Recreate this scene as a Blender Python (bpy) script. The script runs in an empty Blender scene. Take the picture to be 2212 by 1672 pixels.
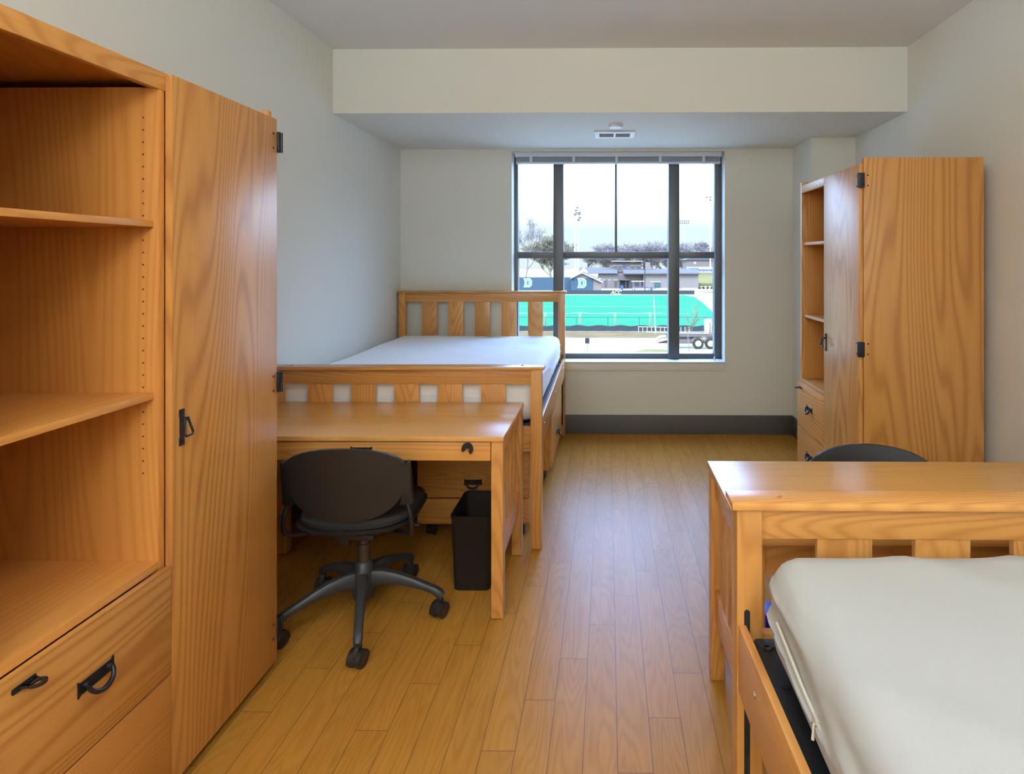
import bpy, bmesh, math, random
from mathutils import Vector, Matrix, noise
random.seed(7)
PI = math.pi
SC = bpy.context.scene
COL = SC.collection

# ------------------------------------------------------------------ camera
cd = bpy.data.cameras.new('camera')
cam = bpy.data.objects.new('camera', cd)
COL.objects.link(cam)
cd.sensor_width = 36.0
cd.lens = 1265.0 / 2212.0 * 36.0
cd.shift_x = -(1297.0 - 1106.0) / 2212.0
cd.shift_y = -(836.0 - 562.0) / 2212.0
cd.clip_start = 0.05
cd.clip_end = 1500
cam.location = (0, 0, 1.49)
cam.rotation_euler = (PI / 2, 0, math.atan(15 / 1265.0))
SC.camera = cam

# ------------------------------------------------------------------ view, world, sun
SC.view_settings.view_transform = 'Standard'
SC.view_settings.look = 'None'
SC.view_settings.exposure = 0.0
SC.view_settings.gamma = 1.0
SC.view_settings.use_curve_mapping = False
SC.cycles.max_bounces = 10
SC.cycles.diffuse_bounces = 6
SC.cycles.glossy_bounces = 4
SC.cycles.transparent_max_bounces = 12
SC.cycles.caustics_reflective = False
SC.cycles.caustics_refractive = False
SC.cycles.sample_clamp_indirect = 6.0

world = bpy.data.worlds.new('sky')
SC.world = world
world.use_nodes = True
wn = world.node_tree
wn.nodes.clear()
wo = wn.nodes.new('ShaderNodeOutputWorld')
wb = wn.nodes.new('ShaderNodeBackground')
wt = wn.nodes.new('ShaderNodeTexCoord')
ws_ = wn.nodes.new('ShaderNodeSeparateXYZ')
wr = wn.nodes.new('ShaderNodeValToRGB')
wr.color_ramp.interpolation = 'EASE'
e = wr.color_ramp.elements
e[0].position = 0.0
e[1].position = 1.0
stops = [(0.0, (0.095, 0.105, 0.107)), (0.49, (0.095, 0.105, 0.107)), (0.50, (0.098, 0.108, 0.112)), (0.525, (0.100, 0.116, 0.122)), (0.585, (0.66, 0.90, 1.30)),
         (0.60, (0.60, 0.86, 1.35)), (0.66, (0.74, 1.20, 2.30)), (1.0, (0.74, 1.20, 2.30))]
while len(e) < len(stops):
    e.new(0.5)
for el, (p, c) in zip(e, stops):
    el.position = p
    el.color = (c[0], c[1], c[2], 1)
wma = wn.nodes.new('ShaderNodeMath')
wma.operation = 'MULTIPLY_ADD'
wma.inputs[1].default_value = 0.5
wma.inputs[2].default_value = 0.5
wn.links.new(wt.outputs['Generated'], ws_.inputs[0])
wn.links.new(ws_.outputs['Z'], wma.inputs[0])
wn.links.new(wma.outputs[0], wr.inputs[0])
wn.links.new(wr.outputs['Color'], wb.inputs['Color'])
wb.inputs['Strength'].default_value = 9.3
wn.links.new(wb.outputs[0], wo.inputs['Surface'])

def area_light(name, loc, rot, sx, sy, power, color):
    l = bpy.data.lights.new(name, 'AREA')
    l.shape = 'RECTANGLE'
    l.size = sx
    l.size_y = sy
    l.energy = power
    l.color = color
    o = bpy.data.objects.new(name, l)
    COL.objects.link(o)
    o.location = loc
    o.rotation_euler = rot
    return o

portal = area_light('window_portal', (0.09, 5.32, 1.52), (-PI / 2, 0, 0), 1.85, 1.82, 1.0, (1, 1, 1))
portal.data.cycles.is_portal = True

sun_data = bpy.data.lights.new('sun', 'SUN')
sun_data.energy = 5.0
sun_data.angle = 0.02
sun_data.color = (1.0, 0.95, 0.88)
sun = bpy.data.objects.new('sun', sun_data)
COL.objects.link(sun)
sun.rotation_euler = (math.radians(48), 0, math.radians(-35))   # comes from behind the building

# daylight of the room's other lamps: two flush ceiling lamps (their housings are built further down)
LAMPS = [(0.15, 0.9, 9.0)]
for lx, ly, lw in LAMPS:
    area_light('ceiling_lamp_light', (lx, ly, 2.775), (0, 0, 0), 0.5, 0.5, lw, (0.97, 1.0, 1.02))

# unseen fill light, added to bounce off the ceiling (stand is built further down)
area_light('fill_uplight', (-0.25, -1.9, 1.86), (PI, 0, 0), 0.30, 0.30, 325.0, (0.90, 1.0, 1.09))

# ------------------------------------------------------------------ materials
def mat_new(name):
    m = bpy.data.materials.new(name)
    m.use_nodes = True
    nt = m.node_tree
    return m, nt, nt.nodes['Principled BSDF']

def N(nt, typ, **kw):
    n = nt.nodes.new(typ)
    for k, v in kw.items():
        setattr(n, k, v)
    return n

def math_node(nt, op, a, b=None, c=None):
    n = N(nt, 'ShaderNodeMath', operation=op)
    for i, v in enumerate((a, b, c)):
        if v is None:
            continue
        if isinstance(v, (int, float)):
            n.inputs[i].default_value = v
        else:
            nt.links.new(v, n.inputs[i])
    return n.outputs[0]

def mixcol(nt, fac, a, b, mode='MIX'):
    n = N(nt, 'ShaderNodeMix', data_type='RGBA', blend_type=mode)
    for sock, v in ((n.inputs['Factor'], fac), (n.inputs['A'], a), (n.inputs['B'], b)):
        if isinstance(v, (int, float)):
            sock.default_value = v
        elif isinstance(v, tuple):
            sock.default_value = (v[0], v[1], v[2], 1)
        else:
            nt.links.new(v, sock)
    return n.outputs['Result']

def plain(name, col, rough=0.5, metal=0.0, spec=0.5, var=0.06, vscale=3.0, bump=0.0, bscale=200.0):
    m, nt, b = mat_new(name)
    tc = N(nt, 'ShaderNodeTexCoord')
    no = N(nt, 'ShaderNodeTexNoise')
    no.inputs['Scale'].default_value = vscale
    no.inputs['Detail'].default_value = 3
    nt.links.new(tc.outputs['Object'], no.inputs['Vector'])
    lo = tuple(c * (1 - var) for c in col)
    hi = tuple(min(1, c * (1 + var)) for c in col)
    nt.links.new(mixcol(nt, no.outputs['Fac'], lo, hi), b.inputs['Base Color'])
    b.inputs['Roughness'].default_value = rough
    b.inputs['Metallic'].default_value = metal
    b.inputs['Specular IOR Level'].default_value = spec
    if bump:
        n2 = N(nt, 'ShaderNodeTexNoise')
        n2.inputs['Scale'].default_value = bscale
        n2.inputs['Detail'].default_value = 2
        nt.links.new(tc.outputs['Object'], n2.inputs['Vector'])
        bp = N(nt, 'ShaderNodeBump')
        bp.inputs['Strength'].default_value = bump
        bp.inputs['Distance'].default_value = 0.002
        nt.links.new(n2.outputs['Fac'], bp.inputs['Height'])
        nt.links.new(bp.outputs[0], b.inputs['Normal'])
    return m

def oak(name, axis, light=(0.575, 0.268, 0.070), dark=(0.35, 0.13, 0.027), rough=0.30, fig=1.0, fscale=2.6, streak=0.5):
    """oak with its grain along the given axis of the piece"""
    m, nt, b = mat_new(name)
    tc = N(nt, 'ShaderNodeTexCoord')
    oi = N(nt, 'ShaderNodeObjectInfo')
    mul = N(nt, 'ShaderNodeVectorMath', operation='SCALE')
    mul.inputs[0].default_value = (13.1, 17.7, 9.3)
    nt.links.new(oi.outputs['Random'], mul.inputs['Scale'])
    add = N(nt, 'ShaderNodeVectorMath', operation='ADD')
    nt.links.new(tc.outputs['Object'], add.inputs[0])
    nt.links.new(mul.outputs[0], add.inputs[1])
    def scaled(al, ac):
        s = [ac, ac, ac]
        s['xyz'.index(axis)] = al
        v = N(nt, 'ShaderNodeVectorMath', operation='MULTIPLY')
        v.inputs[1].default_value = s
        nt.links.new(add.outputs[0], v.inputs[0])
        return v.outputs[0]
    n1 = N(nt, 'ShaderNodeTexNoise')
    n1.inputs['Scale'].default_value = 1.0
    n1.inputs['Detail'].default_value = 1.5
    n1.inputs['Roughness'].default_value = 0.4
    nt.links.new(scaled(fscale * 0.16, fscale * 1.5), n1.inputs['Vector'])
    rings = math_node(nt, 'SINE', math_node(nt, 'MULTIPLY', n1.outputs['Fac'], 330.0))
    rings = math_node(nt, 'MULTIPLY_ADD', rings, 0.5, 0.5)
    rings = math_node(nt, 'POWER', rings, 2.2)
    n2 = N(nt, 'ShaderNodeTexNoise')
    n2.inputs['Scale'].default_value = 1.0
    n2.inputs['Detail'].default_value = 3
    nt.links.new(scaled(5.0, 210.0), n2.inputs['Vector'])
    pores = n2.outputs['Fac']
    mr = N(nt, 'ShaderNodeMapRange')
    mr.inputs['From Min'].default_value = 0.48
    mr.inputs['From Max'].default_value = 0.72
    nt.links.new(pores, mr.inputs['Value'])
    n3 = N(nt, 'ShaderNodeTexNoise')
    n3.inputs['Scale'].default_value = 1.0
    n3.inputs['Detail'].default_value = 2
    nt.links.new(scaled(0.8, 22.0), n3.inputs['Vector'])
    f = math_node(nt, 'MULTIPLY', rings, 0.50 * fig)
    f = math_node(nt, 'MULTIPLY_ADD', mr.outputs[0], 0.32 * streak, f)
    f = math_node(nt, 'MULTIPLY_ADD', n3.outputs['Fac'], 0.45, f)
    f = math_node(nt, 'SUBTRACT', f, 0.12)
    col = mixcol(nt, f, light, dark)
    # board to board tone
    tone = math_node(nt, 'MULTIPLY_ADD', oi.outputs['Random'], 0.22, 0.90)
    tn = N(nt, 'ShaderNodeVectorMath', operation='SCALE')
    nt.links.new(col, tn.inputs[0])
    nt.links.new(tone, tn.inputs['Scale'])
    nt.links.new(tn.outputs[0], b.inputs['Base Color'])
    b.inputs['Roughness'].default_value = rough
    b.inputs['Specular IOR Level'].default_value = 0.55
    bp = N(nt, 'ShaderNodeBump')
    bp.inputs['Strength'].default_value = 0.12
    bp.inputs['Distance'].default_value = 0.001
    nt.links.new(n2.outputs['Fac'], bp.inputs['Height'])
    nt.links.new(bp.outputs[0], b.inputs['Normal'])
    return m

OX, OY, OZ = oak('oak_grain_x', 'x'), oak('oak_grain_y', 'y'), oak('oak_grain_z', 'z')
OXF = oak('oak_wide_x', 'x', fscale=1.7, fig=1.15)
OZF = oak('oak_wide_z', 'z', fscale=1.6, fig=1.2)
OTOP = oak('oak_top', 'x', fscale=1.3, fig=0.35, streak=0.4, light=(0.62, 0.31, 0.085), dark=(0.44, 0.18, 0.040), rough=0.27)
OIN = oak('oak_inside', 'z', fscale=1.4, fig=0.7, light=(0.60, 0.262, 0.060), dark=(0.40, 0.145, 0.026), rough=0.45)
OINX = oak('oak_inside_x', 'x', fscale=1.4, fig=0.6, light=(0.60, 0.272, 0.065), dark=(0.42, 0.155, 0.028), rough=0.4)
BLACK = plain('black_hardware', (0.012, 0.012, 0.016), 0.38, 0.3, var=0.1)
STEEL = plain('steel', (0.55, 0.55, 0.55), 0.3, 1.0)
BLACKSTEEL = plain('black_steel', (0.012, 0.013, 0.015), 0.5, 0.2, var=0.1)
PLASTIC = plain('dark_plastic', (0.013, 0.011, 0.011), 0.40, var=0.1, bump=0.25, bscale=900)
PLASTIC2 = plain('grey_plastic', (0.028, 0.028, 0.030), 0.5, var=0.1)
BINPL = plain('bin_plastic', (0.010, 0.006, 0.004), 0.7, spec=0.25, var=0.1)
PIN = plain('pin_dark', (0.06, 0.03, 0.012), 0.6)
WALL = plain('wall_paint', (0.715, 0.705, 0.64), 0.75, spec=0.25, var=0.015, vscale=1.2, bump=0.06, bscale=260)
CEIL = plain('ceiling_paint', (0.74, 0.74, 0.71), 0.85, spec=0.2, var=0.01, vscale=1.0, bump=0.05, bscale=260)
TRIMW = plain('trim_paint', (0.66, 0.65, 0.60), 0.45, var=0.02)
WHITE = plain('white_enamel', (0.75, 0.75, 0.74), 0.4, var=0.02)
BASEB = plain('baseboard_vinyl', (0.072, 0.066, 0.058), 0.5, var=0.08)
FRAME = plain('window_metal', (0.085, 0.09, 0.10), 0.42, 0.4, var=0.05)
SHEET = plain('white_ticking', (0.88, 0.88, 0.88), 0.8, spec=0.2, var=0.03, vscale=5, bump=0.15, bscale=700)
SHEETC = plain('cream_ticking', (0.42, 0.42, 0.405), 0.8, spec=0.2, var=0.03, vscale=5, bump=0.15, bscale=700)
BLUE = plain('blue_box', (0.01, 0.008, 0.45), 0.4)
GREY = plain('vent_grey', (0.28, 0.27, 0.26), 0.6)

def glass_mat():
    m = bpy.data.materials.new('window_glass')
    m.use_nodes = True
    nt = m.node_tree
    nt.nodes.clear()
    out = N(nt, 'ShaderNodeOutputMaterial')
    tr = N(nt, 'ShaderNodeBsdfTransparent')
    tr.inputs[0].default_value = (0.93, 0.97, 0.97, 1)
    gl = N(nt, 'ShaderNodeBsdfGlossy')
    gl.inputs['Roughness'].default_value = 0.02
    fr = N(nt, 'ShaderNodeFresnel')
    fr.inputs[0].default_value = 1.45
    mx = N(nt, 'ShaderNodeMixShader')
    nt.links.new(math_node(nt, 'MULTIPLY', fr.outputs[0], 0.08), mx.inputs[0])
    nt.links.new(tr.outputs[0], mx.inputs[1])
    nt.links.new(gl.outputs[0], mx.inputs[2])
    nt.links.new(mx.outputs[0], out.inputs[0])
    return m
GLASS = glass_mat()

def emit_mat(name, col, st):
    m, nt, b = mat_new(name)
    b.inputs['Base Color'].default_value = (0.8, 0.8, 0.78, 1)
    b.inputs['Emission Color'].default_value = (*col, 1)
    b.inputs['Emission Strength'].default_value = st
    return m

def floor_mat():
    m, nt, b = mat_new('vinyl_planks')
    tc = N(nt, 'ShaderNodeTexCoord')
    sp = N(nt, 'ShaderNodeSeparateXYZ')
    nt.links.new(tc.outputs['Object'], sp.inputs[0])
    PW, PL, X0, Y0, ST = 0.1035, 0.90, -0.073, 2.395, 0.207
    u = math_node(nt, 'DIVIDE', math_node(nt, 'SUBTRACT', sp.outputs['X'], X0), PW)
    k = math_node(nt, 'FLOOR', u)
    fu = math_node(nt, 'FRACT', u)
    v = math_node(nt, 'SUBTRACT', sp.outputs['Y'], Y0)
    v = math_node(nt, 'SUBTRACT', v, math_node(nt, 'MULTIPLY', k, ST))
    v = math_node(nt, 'DIVIDE', v, PL)
    kv = math_node(nt, 'FLOOR', v)
    fv = math_node(nt, 'FRACT', v)
    du = math_node(nt, 'MULTIPLY', math_node(nt, 'MINIMUM', fu, math_node(nt, 'SUBTRACT', 1.0, fu)), PW)
    dv = math_node(nt, 'MULTIPLY', math_node(nt, 'MINIMUM', fv, math_node(nt, 'SUBTRACT', 1.0, fv)), PL)
    gap = math_node(nt, 'LESS_THAN', math_node(nt, 'MINIMUM', du, dv), 0.0013)
    cb = N(nt, 'ShaderNodeCombineXYZ')
    nt.links.new(k, cb.inputs[0])
    nt.links.new(kv, cb.inputs[1])
    wn_ = N(nt, 'ShaderNodeTexWhiteNoise', noise_dimensions='2D')
    nt.links.new(cb.outputs[0], wn_.inputs['Vector'])
    off = N(nt, 'ShaderNodeVectorMath', operation='SCALE')
    off.inputs['Scale'].default_value = 23.0
    nt.links.new(wn_.outputs['Color'], off.inputs[0])
    ad = N(nt, 'ShaderNodeVectorMath', operation='ADD')
    nt.links.new(tc.outputs['Object'], ad.inputs[0])
    nt.links.new(off.outputs[0], ad.inputs[1])
    def noi(sx, sy, det):
        vm = N(nt, 'ShaderNodeVectorMath', operation='MULTIPLY')
        vm.inputs[1].default_value = (sx, sy, 1)
        nt.links.new(ad.outputs[0], vm.inputs[0])
        n = N(nt, 'ShaderNodeTexNoise')
        n.inputs['Scale'].default_value = 1
        n.inputs['Detail'].default_value = det
        nt.links.new(vm.outputs[0], n.inputs['Vector'])
        return n.outputs['Fac']
    n1 = noi(9, 1.1, 1.5)
    rings = math_node(nt, 'POWER', math_node(nt, 'MULTIPLY_ADD', math_node(nt, 'SINE', math_node(nt, 'MULTIPLY', n1, 120.0)), 0.5, 0.5), 1.8)
    n2 = noi(150, 5, 3)
    n3 = noi(26, 1.6, 2)
    f = math_node(nt, 'MULTIPLY', rings, 0.26)
    f = math_node(nt, 'MULTIPLY_ADD', n2, 0.40, f)
    f = math_node(nt, 'MULTIPLY_ADD', n3, 0.45, f)
    f = math_node(nt, 'SUBTRACT', f, 0.16)
    col = mixcol(nt, f, (0.44, 0.205, 0.036), (0.26, 0.100, 0.011))
    tone = math_node(nt, 'MULTIPLY_ADD', wn_.outputs['Value'], 0.10, 0.95)
    tn = N(nt, 'ShaderNodeVectorMath', operation='SCALE')
    nt.links.new(col, tn.inputs[0])
    nt.links.new(tone, tn.inputs['Scale'])
    col2 = mixcol(nt, math_node(nt, 'MULTIPLY', gap, 0.7), tn.outputs[0], (0.08, 0.045, 0.02))
    nt.links.new(col2, b.inputs['Base Color'])
    rn = math_node(nt, 'MULTIPLY_ADD', n3, 0.08, 0.31)
    nt.links.new(rn, b.inputs['Roughness'])
    b.inputs['Specular IOR Level'].default_value = 0.15
    bp = N(nt, 'ShaderNodeBump')
    bp.inputs['Strength'].default_value = 0.08
    bp.inputs['Distance'].default_value = 0.0006
    nt.links.new(math_node(nt, 'MULTIPLY_ADD', n2, 0.4, math_node(nt, 'SUBTRACT', 1.0, gap)), bp.inputs['Height'])
    nt.links.new(bp.outputs[0], b.inputs['Normal'])
    return m
FLOOR = floor_mat()

# ------------------------------------------------------------------ mesh helpers
class MB:
    """collects shapes and links them as one mesh object"""
    def __init__(self):
        self.bm = bmesh.new()
    def merge(self, tmp):
        me = bpy.data.meshes.new('tmp')
        tmp.to_mesh(me)
        tmp.free()
        self.bm.from_mesh(me)
        bpy.data.meshes.remove(me)
    def box(self, x0, x1, y0, y1, z0, z1, b=0.0, seg=2, mtx=None):
        t = bmesh.new()
        bmesh.ops.create_cube(t, size=1.0)
        for v in t.verts:
            v.co = Vector(((x0 + x1) / 2 + v.co.x * abs(x1 - x0), (y0 + y1) / 2 + v.co.y * abs(y1 - y0), (z0 + z1) / 2 + v.co.z * abs(z1 - z0)))
        if b > 0:
            bmesh.ops.bevel(t, geom=list(t.edges), offset=b, segments=seg, affect='EDGES', profile=0.6)
        if mtx is not None:
            bmesh.ops.transform(t, matrix=mtx, verts=t.verts)
        self.merge(t)
        return self
    def tube(self, pts, r, seg=12, closed=False, flat=1.0):
        pts = [Vector(p) for p in pts]
        n = len(pts)
        rs = r if isinstance(r, (list, tuple)) else [r] * n
        rings = []
        up = None
        for i, p in enumerate(pts):
            if closed:
                d = pts[(i + 1) % n] - pts[i - 1]
            else:
                d = pts[min(i + 1, n - 1)] - pts[max(i - 1, 0)]
            d.normalize()
            if up is None:
                up = Vector((0, 0, 1)) if abs(d.z) < 0.9 else Vector((0, 1, 0))
            a = d.cross(up)
            a.normalize()
            bb = a.cross(d)
            up = bb
            ring = []
            for k in range(seg):
                t = 2 * PI * k / seg
                ring.append(self.bm.verts.new(p + a * math.cos(t) * rs[i] + bb * math.sin(t) * rs[i] * flat))
            rings.append(ring)
        m = n if closed else n - 1
        for i in range(m):
            r0, r1 = rings[i], rings[(i + 1) % n]
            for k in range(seg):
                self.bm.faces.new((r0[k], r0[(k + 1) % seg], r1[(k + 1) % seg], r1[k]))
        if not closed:
            self.bm.faces.new(rings[0][::-1])
            self.bm.faces.new(rings[-1])
        return self
    def cyl(self, p0, p1, r0, r1=None, seg=20):
        return self.tube([p0, p1], [r0, r0 if r1 is None else r1], seg)
    def lathe(self, prof, c=(0, 0, 0), seg=28):
        c = Vector(c)
        rings = []
        for r, z in prof:
            rings.append([self.bm.verts.new(c + Vector((r * math.cos(2 * PI * k / seg), r * math.sin(2 * PI * k / seg), z))) for k in range(seg)])
        for a, b2 in zip(rings, rings[1:]):
            for k in range(seg):
                self.bm.faces.new((a[k], a[(k + 1) % seg], b2[(k + 1) % seg], b2[k]))
        self.bm.faces.new(rings[0][::-1])
        self.bm.faces.new(rings[-1])
        return self
    def prism(self, poly, axis, a0, a1, b=0.0):
        """polygon in the plane across the axis, extruded from a0 to a1"""
        t = bmesh.new()
        def P(u, v, a):
            return {'x': (a, u, v), 'y': (u, a, v), 'z': (u, v, a)}[axis]
        v0 = [t.verts.new(P(u, v, a0)) for u, v in poly]
        v1 = [t.verts.new(P(u, v, a1)) for u, v in poly]
        n = len(poly)
        f0 = t.faces.new(v0[::-1])
        f1 = t.faces.new(v1)
        for i in range(n):
            t.faces.new((v0[i], v0[(i + 1) % n], v1[(i + 1) % n], v1[i]))
        bmesh.ops.recalc_face_normals(t, faces=t.faces)
        if b > 0:
            bmesh.ops.bevel(t, geom=list(t.edges), offset=b, segments=1, affect='EDGES')
        self.merge(t)
        return self
    def quad(self, *pts):
        self.bm.faces.new([self.bm.verts.new(p) for p in pts])
        return self
    def move(self, m):
        bmesh.ops.transform(self.bm, matrix=m, verts=self.bm.verts)
        return self
    def build(self, name, mat, parent=None, smooth=True, label=None, recalc=True, loc=None):
        if recalc:
            bmesh.ops.recalc_face_normals(self.bm, faces=self.bm.faces)
        me = bpy.data.meshes.new(name)
        self.bm.to_mesh(me)
        self.bm.free()
        me.materials.append(mat)
        if smooth:
            me.polygons.foreach_set('use_smooth', [True] * len(me.polygons))
            me.set_sharp_from_angle(angle=math.radians(38))
        o = bpy.data.objects.new(name, me)
        COL.objects.link(o)
        if parent is not None:
            o.parent = parent
        if label:
            o['label'] = label
        if loc:
            o.location = loc
        return o

def thing(name, label, cat, loc=(0, 0, 0), rot=0.0, group=None):
    o = bpy.data.objects.new(name, None)
    COL.objects.link(o)
    o.empty_display_size = 0.1
    o.location = loc
    o.rotation_euler = (0, 0, rot)
    o['label'] = label
    o['category'] = cat
    if group:
        o['group'] = group
    return o

def tag(o, label, cat, group=None, kind=None):
    o['label'] = label
    o['category'] = cat
    if group:
        o['group'] = group
    if kind:
        o['kind'] = kind
    return o

def struct(o, label=None):
    o['kind'] = 'structure'
    if label:
        o['label'] = label
    return o

def copy_tree(o, parent=None):
    c = o.copy()
    COL.objects.link(c)
    if parent is not None:
        c.parent = parent
    for ch in list(o.children):
        copy_tree(ch, c)
    return c

# ------------------------------------------------------------------ room shell
XL, XR, YB, YF = -1.785, 1.93, 5.03, -2.6      # left, right, window wall, wall behind the camera
ZC, ZS, YS = 2.861, 2.445, 3.787                # ceiling, soffit, front of the dropped beam
WX0, WX1, WZ0, WZ1 = -0.829, 1.012, 0.615, 2.425
struct(MB().box(XL - 0.15, XR + 0.15, YF - 0.15, YB + 0.35, -0.12, 0).build('floor', FLOOR, smooth=False))
struct(MB().box(XL - 0.15, XR + 0.15, YF - 0.15, YB + 0.35, ZC, ZC + 0.12).build('ceiling', CEIL, smooth=False))
struct(MB().box(XL, XR, YS, YB, ZS, ZC).build('trim_1', WALL, smooth=False), 'dropped beam over the window end of the room')
struct(MB().box(XL - 0.15, XL, YF, YB + 0.35, 0, ZC).build('wall_left', WALL, smooth=False))
struct(MB().box(XR, XR + 0.15, YF, YB + 0.35, 0, ZC).build('wall_right', WALL, smooth=False))
struct(MB().box(XL, XR, YF - 0.15, YF, 0, ZC).build('wall_front', WALL, smooth=False))
w = MB()
w.box(XL, WX0, YB, YB + 0.35, 0, ZS)
w.box(WX1, XR, YB, YB + 0.35, 0, ZS)
w.box(WX0, WX1, YB, YB + 0.35, 0, WZ0)
w.box(WX0, WX1, YB, YB + 0.35, WZ1, ZS)
struct(w.build('wall_back', WALL, smooth=False))
struct(MB().box(1.585, XR, 4.578, YB, 0, ZS).build('trim_2', WALL, smooth=False), 'boxed column in the far right corner')
struct(MB().box(XL, 1.585, YB - 0.012, YB, 0, 0.163, 0.004).build('baseboard_back', BASEB))
struct(MB().box(XL, XL + 0.012, YF, YB - 0.012, 0, 0.163, 0.004).build('baseboard_left', BASEB))
bb = MB()
bb.box(XR - 0.012, XR, YF, 4.566, 0, 0.163, 0.004)
bb.box(1.573, 1.585, 4.566, YB - 0.012, 0, 0.163, 0.004)
bb.box(1.573, XR, 4.566, 4.578, 0, 0.163, 0.004)
struct(bb.build('baseboard_right', BASEB))

# window: frame, mullions, panes, sill, apron
YW = 5.19
win = bpy.data.objects.new('window_1', None)
COL.objects.link(win)
win.location = (0.09, YW, WZ0)
struct(win)
def wpart(name, mb, mat, **k):
    mb.move(Matrix.Translation((-0.09, -YW, -WZ0)))
    return mb.build(name, mat, win, **k)
f = MB()
f.box(WX0, -0.792, YW - 0.01, YW + 0.08, WZ0, WZ1, 0.003)
f.box(0.944, WX1, YW - 0.01, YW + 0.08, WZ0, WZ1, 0.003)
f.box(-0.792, 0.944, YW - 0.01, YW + 0.08, WZ0, 0.665, 0.003)
f.box(-0.792, 0.944, YW - 0.01, YW + 0.08, 2.36, WZ1, 0.003)
wpart('window_frame', f, FRAME)
f = MB()
f.box(-0.476, -0.386, YW - 0.05, YW + 0.07, WZ0 + 0.004, 2.40, 0.006)
f.box(0.537, 0.632, YW - 0.05, YW + 0.07, WZ0 + 0.004, 2.40, 0.006)
f.box(0.066, 0.086, YW + 0.0, YW + 0.06, 1.56, 2.36, 0.002)
wpart('mullion', f, FRAME)
f = MB()
for a, b2 in ((-0.792, -0.476), (-0.386, 0.537), (0.632, 0.944)):
    f.box(a, b2, YW - 0.02, YW + 0.07, 1.506, 1.564, 0.004)
wpart('transom', f, FRAME)
for x0, x1, z0, z1 in ((-0.792, -0.476, 0.665, 1.506), (-0.386, 0.537, 0.665, 1.506), (0.632, 0.944, 0.665, 1.506),
                       (-0.792, -0.476, 1.564, 2.36), (-0.386, 0.066, 1.564, 2.36), (0.086, 0.537, 1.564, 2.36), (0.632, 0.944, 1.564, 2.36)):
    wpart('pane', MB().box(x0, x1, YW + 0.03, YW + 0.036, z0, z1), GLASS, smooth=False)
wpart('window_sill', MB().box(WX0 - 0.0, WX1 + 0.0, YB - 0.02, YW - 0.012, WZ0 - 0.006, WZ0 + 0.006, 0.003), TRIMW)
wpart('window_apron', MB().box(WX0, WX1, YB - 0.014, YB, 0.545, WZ0 - 0.008, 0.003), WALL)
rv = MB()
rv.box(WX0, WX0 + 0.006, YB + 0.002, YW - 0.012, WZ0 + 0.006, WZ1)
rv.box(WX1 - 0.006, WX1, YB + 0.002, YW - 0.012, WZ0 + 0.006, WZ1)
wpart('window_jamb', rv, TRIMW, smooth=False)

# raised blind
bl = thing('window_blind', 'white horizontal blind drawn all the way up under the window head', 'blind', (0.09, 5.08, 2.29))
def bp_(name, mb, mat, **k):
    mb.move(Matrix.Translation((-0.09, -5.08, -2.29)))
    return mb.build(name, mat, bl, **k)
BLINDW = plain('blind_white', (0.62, 0.66, 0.70), 0.5, var=0.03)
bp_('head_rail', MB().box(-0.80, 0.985, 5.055, 5.105, 2.383, 2.424, 0.003), BLINDW)
s = MB()
for i in range(9):
    s.box(-0.79, 0.975, 5.058, 5.102, 2.340 + i * 0.0046, 2.3425 + i * 0.0046)
bp_('slat_stack', s, plain('blind_slat', (0.40, 0.46, 0.56), 0.5, var=0.03), smooth=False)
bp_('bottom_rail', MB().box(-0.79, 0.975, 5.056, 5.104, 2.325, 2.339, 0.003), BLINDW)
for x in (-0.66, -0.29, 0.08, 0.455, 0.83):
    bp_('clip', MB().box(x - 0.012, x + 0.012, 5.048, 5.056, 2.322, 2.386, 0.002), BLINDW)
s = MB().tube([(0.925, 5.05, 2.38), (0.925, 5.05, 1.4), (0.922, 5.055, 0.66)], 0.0018, 6)
bp_('cord', s, BLINDW)
bp_('cord_tassel', MB().lathe([(0.003, 0.0), (0.010, 0.004), (0.007, 0.03), (0.003, 0.036)], (0.922, 5.055, 0.626), 12), BLINDW)

# ceiling vent and the disc beside it
v = thing('ceiling_vent', 'small white rectangular air vent with a grey grille on the dropped ceiling', 'vent', (0.055, 4.43, ZS))
m = MB()
m.box(-0.15, 0.15, -0.11, -0.065, -0.012, 0, 0.003)
m.box(-0.15, 0.15, 0.065, 0.11, -0.012, 0, 0.003)
m.box(-0.15, -0.115, -0.065, 0.065, -0.012, 0, 0.003)
m.box(0.115, 0.15, -0.065, 0.065, -0.012, 0, 0.003)
m.box(-0.008, 0.008, -0.065, 0.065, -0.012, 0, 0.002)
m.build('vent_frame', WHITE, v)
m = MB()
m.box(-0.115, 0.115, -0.065, 0.065, -0.003, 0)
for i in range(9):
    m.box(-0.115, 0.115, -0.058 + i * 0.014, -0.054 + i * 0.014, -0.010, -0.003)
m.build('grille', GREY, v, smooth=False)
tag(MB().lathe([(0.028, -0.022), (0.045, -0.020), (0.050, -0.008), (0.050, 0)], (0, 0, 0)).build('ceiling_disc', WHITE, loc=(0.059, 4.14, ZS)),
    'round white cover disc on the dropped ceiling just in front of the air vent', 'sprinkler cover')

# ceiling lamps (above and behind the photographer)
for i, (lx, ly, lw) in enumerate(LAMPS):
    L = thing('ceiling_lamp', 'square flush ceiling lamp above the middle of the room', 'lamp', (lx, ly, ZC))
    MB().box(-0.32, 0.32, -0.32, 0.32, -0.03, 0, 0.004).build('lamp_housing', WHITE, L)
    m = MB()
    m.box(-0.30, 0.30, -0.30, 0.30, -0.075, -0.03, 0.01)
    m.build('diffuser', emit_mat('lamp_diffuser', (1.0, 0.87, 0.70), 3.0), L)

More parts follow.
